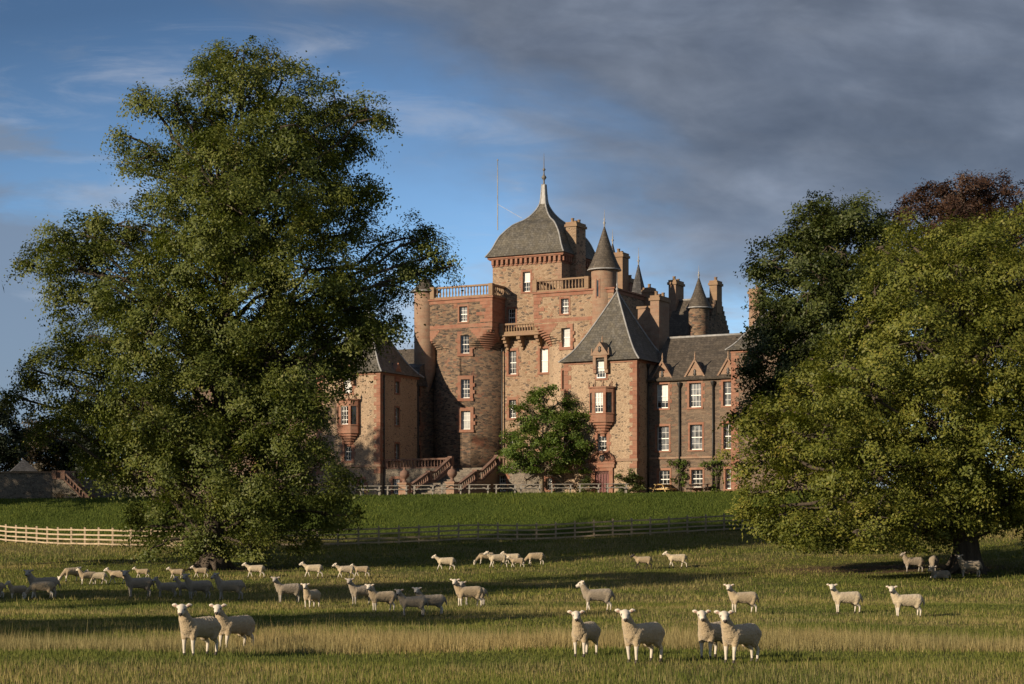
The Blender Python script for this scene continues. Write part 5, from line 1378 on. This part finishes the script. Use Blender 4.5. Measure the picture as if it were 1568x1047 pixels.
# material slots: 0 fleece, 1 short hair (face, legs), 2 dark (muzzle tip, eyes, hooves), 3 inside of the ears
def sheep_mesh(name, pose, yaw=0.0, seed=0, voxel=0.017, spread=0.0, fat=0.95):
    rs = random.Random(seed); P = []
    def add(p, r0, q, r1, lab): P.append((np.array(p, float), r0, np.array(q, float), r1, lab))
    lie = pose == 'lie'
    dz = -0.36 if lie else 0.0
    add((.33, 0, .605 + dz), .165 * fat, (-.36, 0, .625 + dz), .178 * fat, 0)
    add((.26, .03, .545 + dz), .165 * fat, (-.22, .04, .53 + dz), .185 * fat, 0)
    add((.26, -.03, .545 + dz), .165 * fat, (-.22, -.04, .53 + dz), .185 * fat, 0)
    for y in (.055, -.055): add((.27, y, .575 + dz), .165 * fat, (-.27, y, .58 + dz), .178 * fat, 0)
    add((.36, 0, .56 + dz), .15, (.30, 0, .50 + dz), .14, 0)
    # tail
    add((-.50, 0, .66 + dz), .045, (-.575, 0, .50 + dz), .036, 0); add((-.575, 0, .50 + dz), .036, (-.57, .01, .40 + dz), .028, 0)
    # legs
    if not lie:
        st = {'walk': (.16, -.13, -.14, .15), 'alert': (.02, .0, -.03, .02), 'profile': (.07, -.05, -.05, .06), 'graze': (.12, -.06, -.05, .09)}[pose]
        st = [s + rs.uniform(-.035, .035) for s in st]
        for sy, dx in ((1, st[0]), (-1, st[1])):
            y = .105 * sy
            add((.32, y, .52), .10, (.33 + dx * .2, y * 1.05, .37), .062, 0)
            add((.33 + dx * .2, y * 1.05, .37), .056, (.335 + dx * .6, y, .22), .034, 1)
            add((.335 + dx * .6, y, .22), .036, (.325 + dx, y, .06), .026, 1)
            add((.325 + dx, y, .055), .030, (.345 + dx, y, .018), .034, 2)
        for sy, dx in ((1, st[2]), (-1, st[3] - spread)):
            y = .11 * sy
            add((-.34, y * .9, .56), .15, (-.29 + dx * .25, y * 1.1, .38), .085, 0)
            add((-.29 + dx * .25, y * 1.1, .38), .072, (-.41 + dx * .75, y, .26), .036, 1)
            add((-.41 + dx * .75, y, .26), .038, (-.385 + dx, y, .06), .026, 1)
            add((-.385 + dx, y, .055), .030, (-.365 + dx, y, .018), .034, 2)
    else:
        for sy in (1, -1):
            y = .17 * sy
            add((.30, y * .7, .16), .09, (.46, y, .06), .045, 1); add((.46, y, .06), .042, (.30, y * 1.05, .04), .03, 1)
            add((-.28, y * .8, .18), .14, (-.10, y * 1.25, .08), .06, 0); add((-.10, y * 1.25, .08), .05, (-.34, y * 1.4, .045), .03, 1)
    # neck and head
    if pose in ('alert', 'profile'):
        hp = np.array((.545, 0, .955)); pitch = R(14); add((.34, 0, .60), .175, (.45, 0, .76), .13, 0); add((.45, 0, .76), .128, hp + [-.03, 0, -.05], .092, 0)
    elif pose == 'walk':
        hp = np.array((.64, 0, .845)); pitch = R(12); add((.36, 0, .62), .135, (.54, 0, .745), .095, 0); add((.54, 0, .745), .095, hp + [-.03, 0, -.03], .072, 0)
    elif pose == 'graze':
        hp = np.array((.74, 0, .20)); pitch = R(62); add((.36, 0, .58), .14, (.58, 0, .40), .095, 0); add((.58, 0, .40), .095, hp + [-.03, 0, .05], .07, 0)
    else:
        hp = np.array((.52, 0, .50)); pitch = R(14); add((.34, 0, .26), .14, (.44, 0, .38), .10, 0); add((.44, 0, .38), .10, hp + [-.02, 0, -.03], .075, 0)
    Mh = Matrix.Translation(Vector(hp)) @ Matrix.Rotation(yaw, 4, 'Z') @ Matrix.Rotation(pitch, 4, 'Y')
    def H(p): return np.array(Mh @ Vector(p))
    add(H((-.01, 0, .01)), .097, H((.06, 0, 0)), .084, 1)
    add(H((.06, 0, -.005)), .080, H((.185, 0, -.035)), .054, 1)
    add(H((.02, 0, -.05)), .055, H((.15, 0, -.065)), .038, 1)
    for s in (1, -1):
        e0, e1, e2 = (-.015, .075 * s, .045), (-.045, .140 * s, .070), (-.05, .178 * s, .072)
        add(H(e0), .026, H(e1), .044, 1); add(H(e1), .044, H(e2), .030, 1)
        add(H((-.012, .125 * s, .064)), .020, H((-.017, .155 * s, .068)), .015, 3)
        add(H((.075, .073 * s, .022)), .019, H((.088, .069 * s, .018)), .017, 2)
    add(H((.222, .014, -.038)), .026, H((.222, -.014, -.038)), .026, 2); add(H((.20, .0, -.082)), .02, H((.222, 0, -.072)), .018, 2)
    m_ = MB()
    for p, r0, q, r1, lab in P:
        v, f = capsule(p, r0, q, r1); m_.add(v, f)
    o = m_.build('sheep_shape', None)
    rm = o.modifiers.new('r', 'REMESH'); rm.mode = 'VOXEL'; rm.voxel_size = voxel; rm.use_smooth_shade = True
    s_ = o.modifiers.new('s', 'SMOOTH'); s_.factor = 0.5; s_.iterations = 6
    me = evaluated(o, name); old = o.data; bpy.data.objects.remove(o); bpy.data.meshes.remove(old)
    n = len(me.polygons); C = np.empty(n * 3, np.float32); me.polygons.foreach_get('center', C); C = C.reshape(-1, 3)
    best = np.full(n, 1e9); lab_ = np.zeros(n, np.int32)
    for p, r0, q, r1, lab in P:
        d = q - p; t = np.clip(((C - p) @ d) / max(d @ d, 1e-9), 0, 1)
        dist = np.linalg.norm(C - (p + t[:, None] * d), axis=1) - (r0 + (r1 - r0) * t)
        if lab in (2, 3): dist = dist - 0.006
        k = dist < best; best[k] = dist[k]; lab_[k] = lab
    # woolly surface: small lumps where the fleece is
    co = np.empty(len(me.vertices) * 3, np.float32); me.vertices.foreach_get('co', co); co = co.reshape(-1, 3)
    no = np.empty(len(me.vertices) * 3, np.float32); me.vertices.foreach_get('normal', no); no = no.reshape(-1, 3)
    wool = np.zeros(len(co)); cnt = np.zeros(len(co))
    ls = np.empty(n, np.int32); lt = np.empty(n, np.int32); me.polygons.foreach_get('loop_start', ls); me.polygons.foreach_get('loop_total', lt)
    lv = np.empty(len(me.loops), np.int32); me.loops.foreach_get('vertex_index', lv)
    pf = np.repeat((lab_ == 0).astype(float), lt); np.add.at(wool, lv, pf); np.add.at(cnt, lv, 1)
    wool = np.where(wool == cnt, 1.0, 0.0)
    a = vnoise(co[:, 0] + co[:, 2] * 0.7, co[:, 1] + co[:, 2] * 1.1, 26, seed) + vnoise(co[:, 0] - co[:, 2] * 0.9, co[:, 1] * 1.2 - co[:, 2], 48, seed + 1) * 0.7 - 0.85
    co = co + no * (a * wool * 0.011)[:, None]
    me.vertices.foreach_set('co', co.astype(np.float32).ravel())
    me.materials.clear()
    for key in ('fleece', 'face', 'hoof', 'ear_in'): me.materials.append(M[key])
    me.polygons.foreach_set('material_index', lab_)
    me.polygons.foreach_set('use_smooth', np.ones(n, bool)); me.update()
    co = np.empty(len(me.vertices) * 3, np.float32); me.vertices.foreach_get('co', co); co = co.reshape(-1, 3)
    return me, float(co[:, 2].max())

VAR = {}
def variant(pose, yaw, seed, voxel=0.02, **k):
    key = (pose, yaw, seed, tuple(k.items()))
    if key not in VAR: VAR[key] = sheep_mesh('sheep', pose, R(yaw), seed, voxel, **k)
    return VAR[key]

TONES = {'cream': ('fleece', 'face'), 'lamb': ('fleece_lamb', 'face'), 'grey': ('fleece_grey_and_shaded', 'face_shaded'), 'tan': ('fleece_tan', 'face'), 'black': ('fleece_tan', 'face_black'), 'greyw': ('fleece_grey_and_shaded', 'face')}  # tone 'grey' carries painted shade in fleece and face
# left px, right px, feet row, top row, pose, heading (degrees from facing left towards the camera), head yaw, seed, tone, label
S = [
 (271, 333, 1005, 923, 'alert', 60, 30, 1, 'cream', 'near cream sheep at the left facing us, left one of the front pair'),
 (324, 390, 996, 924, 'alert', 52, 38, 2, 'cream', 'near cream sheep at the left, right one of the front pair'),
 (869, 921, 1006, 934, 'alert', 66, 24, 3, 'cream', 'near cream sheep standing alone left of the long bodied front sheep'),
 (944, 1021, 1016, 932, 'alert', 47, 42, 4, 'cream', 'near long bodied cream sheep with a dark tail stub, second of the front four'),
 (1057, 1125, 1009, 933, 'alert', 58, 32, 5, 'cream', 'near cream sheep half hidden behind the rightmost front sheep'),
 (1089, 1176, 1016, 934, 'alert', 47, 42, 6, 'cream', 'near cream sheep with its hind leg stretched back, rightmost of the front row'),
 (881, 945, 937, 889, 'profile', 8, 0, 7, 'greyw', 'grey fleeced sheep walking left in profile above the front row'),
 (1107, 1166, 940, 894, 'alert', 14, 62, 8, 'cream', 'pale sheep looking at us above the two overlapping front sheep'),
 (1264, 1326, 940, 894, 'alert', 10, 66, 9, 'lamb', 'bright cream sheep looking at us at the right, left one of two'),
 (1356, 1420, 946, 897, 'alert', 8, 66, 10, 'lamb', 'bright cream sheep looking at us at the right, right one of two'),
 (414, 465, 924, 883, 'alert', 22, 56, 11, 'grey', 'shaded sheep looking at us left of the small half lit sheep'),
 (461, 491, 932, 893, 'alert', 66, 22, 12, 'cream', 'small sheep facing us with one half in light, beside a shaded sheep'),
 (527, 578, 927, 885, 'alert', 30, 50, 13, 'grey', 'shaded sheep standing behind the tan sheep in the middle group'),
 (556, 612, 937, 894, 'alert', 24, 50, 14, 'tan', 'tan sunlit sheep in the middle group before a shaded one'),
 (603, 657, 945, 902, 'alert', 14, 62, 15, 'grey', 'dark shaded sheep standing frontmost in the middle group'),
 (632, 684, 943, 899, 'alert', 12, 66, 11, 'greyw', 'grey sheep with a pale face at the right behind the frontmost dark one'),
 (686, 746, 930, 886, 'alert', 18, 62, 8, 'tan', 'sunlit tan sheep covering a darker sheep, right of the middle group'),
 (698, 751, 928, 890, 'alert', 12, 66, 15, 'grey', 'darker sheep mostly hidden behind the sunlit tan sheep'),
 (320, 380, 920, 877, 'profile', 10, 30, 16, 'grey', 'shaded sheep with its head turned left, rightmost of the left dark flock'),
 (277, 327, 919, 878, 'alert', 26, 44, 14, 'grey', 'brown shaded sheep with its chest in light, in the middle of the left dark flock'),
 (257, 312, 914, 882, 'profile', 14, 30, 16, 'grey', 'shaded sheep almost hidden behind the brown shaded one'),
 (230, 278, 916, 883, 'profile', 14, 20, 17, 'grey', 'shaded sheep with a low head, second of the left dark flock'),
 (190, 231, 916, 873, 'alert', 26, 58, 11, 'grey', 'shaded sheep with raised head, first of the left dark flock'),
 (40, 88, 917, 872, 'alert', 14, 66, 15, 'grey', 'tall shaded sheep looking at us near the left edge'),
 (38, 86, 918, 890, 'graze', 8, 0, 18, 'tan', 'tan sheep grazing behind the tall shaded one at the left edge'),
 (8, 43, 918, 889, 'profile', 35, -40, 17, 'tan', 'tan sheep looking away left of the tall shaded one'),
 (-32, 8, 917, 892, 'graze', 14, 0, 18, 'tan', 'tan sheep cut off by the left edge of the photo'),
 (97, 120, 891, 869, 'graze', 40, 0, 18, 'tan', 'small tan sheep grazing at the left end of the far row'),
 (116, 150, 896, 868, 'profile', 30, -60, 17, 'tan', 'small tan sheep looking back, second of the far row at the left'),
 (130, 166, 896, 872, 'walk', 12, 0, 19, 'lamb', 'small pale sheep walking left with its head low, third of the far row'),
 (163, 197, 895, 869, 'walk', 4, 0, 20, 'tan', 'small sheep with a dark belly walking left, fourth of the far row'),
 (201, 233, 886, 868, 'walk', 4, 0, 21, 'tan', 'small tan sheep walking left just above the first shaded sheep'),
 (252, 288, 887, 868, 'walk', 6, 0, 19, 'tan', 'small tan sheep left of the huge tree trunk, heading left'),
 (288, 325, 885, 866, 'walk', 10, 0, 20, 'tan', 'small tan sheep right at the foot of the huge tree trunk'),
 (373, 407, 885, 861, 'walk', 4, 0, 21, 'lamb', 'small pale sheep with its tail out, right of the huge tree trunk'),
 (461, 496, 885, 860, 'walk', 4, 0, 19, 'lamb', 'small pale sheep walking left alone, well right of the huge trunk'),
 (512, 544, 886, 862, 'walk', 16, 0, 20, 'lamb', 'small pale sheep, front one of the two overlapping far lambs'),
 (536, 569, 884, 863, 'walk', 4, 0, 21, 'tan', 'small tan sheep, rear one of the two overlapping far lambs'),
 (664, 699, 874, 849, 'walk', 4, 0, 20, 'lamb', 'small bright sheep striding left alone in the middle of the far pasture'),
 (729, 758, 865, 846, 'graze', 14, 0, 18, 'tan', 'small tan sheep grazing at the left end of the far middle group'),
 (744, 777, 870, 844, 'walk', 20, 0, 19, 'lamb', 'small bright sheep, second of the far middle group'),
 (767, 800, 865, 844, 'walk', 4, 0, 20, 'lamb', 'small pale sheep rearmost in the far middle group'),
 (772, 810, 870, 851, 'walk', 6, 0, 21, 'tan', 'small tan sheep before the pale one in the far middle group'),
 (805, 833, 866, 846, 'graze', 10, 0, 18, 'tan', 'small tan sheep grazing at the right end of the far middle group'),
 (963, 1005, 871, 848, 'walk', 2, 0, 19, 'black', 'small black faced sheep with dark legs walking left'),
 (1014, 1058, 870, 844, 'walk', 2, 0, 21, 'lamb', 'small white sheep following the black faced sheep'),
 (1376, 1419, 877, 845, 'profile', 10, 20, 16, 'grey', 'sheep standing in the shade left of the right tree trunk'),
 (1419, 1441, 876, 847, 'graze', 75, 10, 18, 'grey', 'sheep facing us with a lowered head in the tree shade'),
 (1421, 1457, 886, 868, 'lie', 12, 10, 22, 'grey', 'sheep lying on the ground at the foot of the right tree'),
 (1461, 1508, 885, 849, 'alert', 12, 50, 15, 'grey', 'shaded sheep standing in front of the right tree trunk'),
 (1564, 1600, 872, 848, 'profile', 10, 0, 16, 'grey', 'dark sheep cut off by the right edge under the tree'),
]
for i, (xl, xr, row, top, pose, hd, yaw, seed, tone, lab) in enumerate(S):
    near = i < 6
    kw = dict(spread=0.16) if i == 5 else {}
    me, H = variant(pose, yaw, seed, 0.0135 if near else 0.02, **kw)
    # the feet nearest to us meet the ground on that row
    p = on_row((xl + xr) / 2, row)
    hpx = row - top
    s = hpx / (F / p.y) / (H + 0.0)
    if pose == 'lie': s = 0.95
    if pose == 'graze': s = min(max(s, 0.75), 1.1)
    o = bpy.data.objects.new('sheep', me); COL.objects.link(o)
    d = Vector((-math.cos(R(hd)), -math.sin(R(hd)), 0))
    c = Vector(((((xl + xr) / 2) - CX) / F * p.y, p.y + 0.08, 0)) - d * 0.05 * s
    o.location = (c.x, c.y, gz(c.x, c.y) + 0.005)
    o.rotation_euler.z = math.pi + R(hd); o.scale = (s, s, s)
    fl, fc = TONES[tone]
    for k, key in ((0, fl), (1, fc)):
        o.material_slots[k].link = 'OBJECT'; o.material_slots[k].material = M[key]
    if tone == 'black':
        o.material_slots[3].link = 'OBJECT'; o.material_slots[3].material = M['face_black']
    tag(o, lab, 'sheep', 'sheep on the pasture')
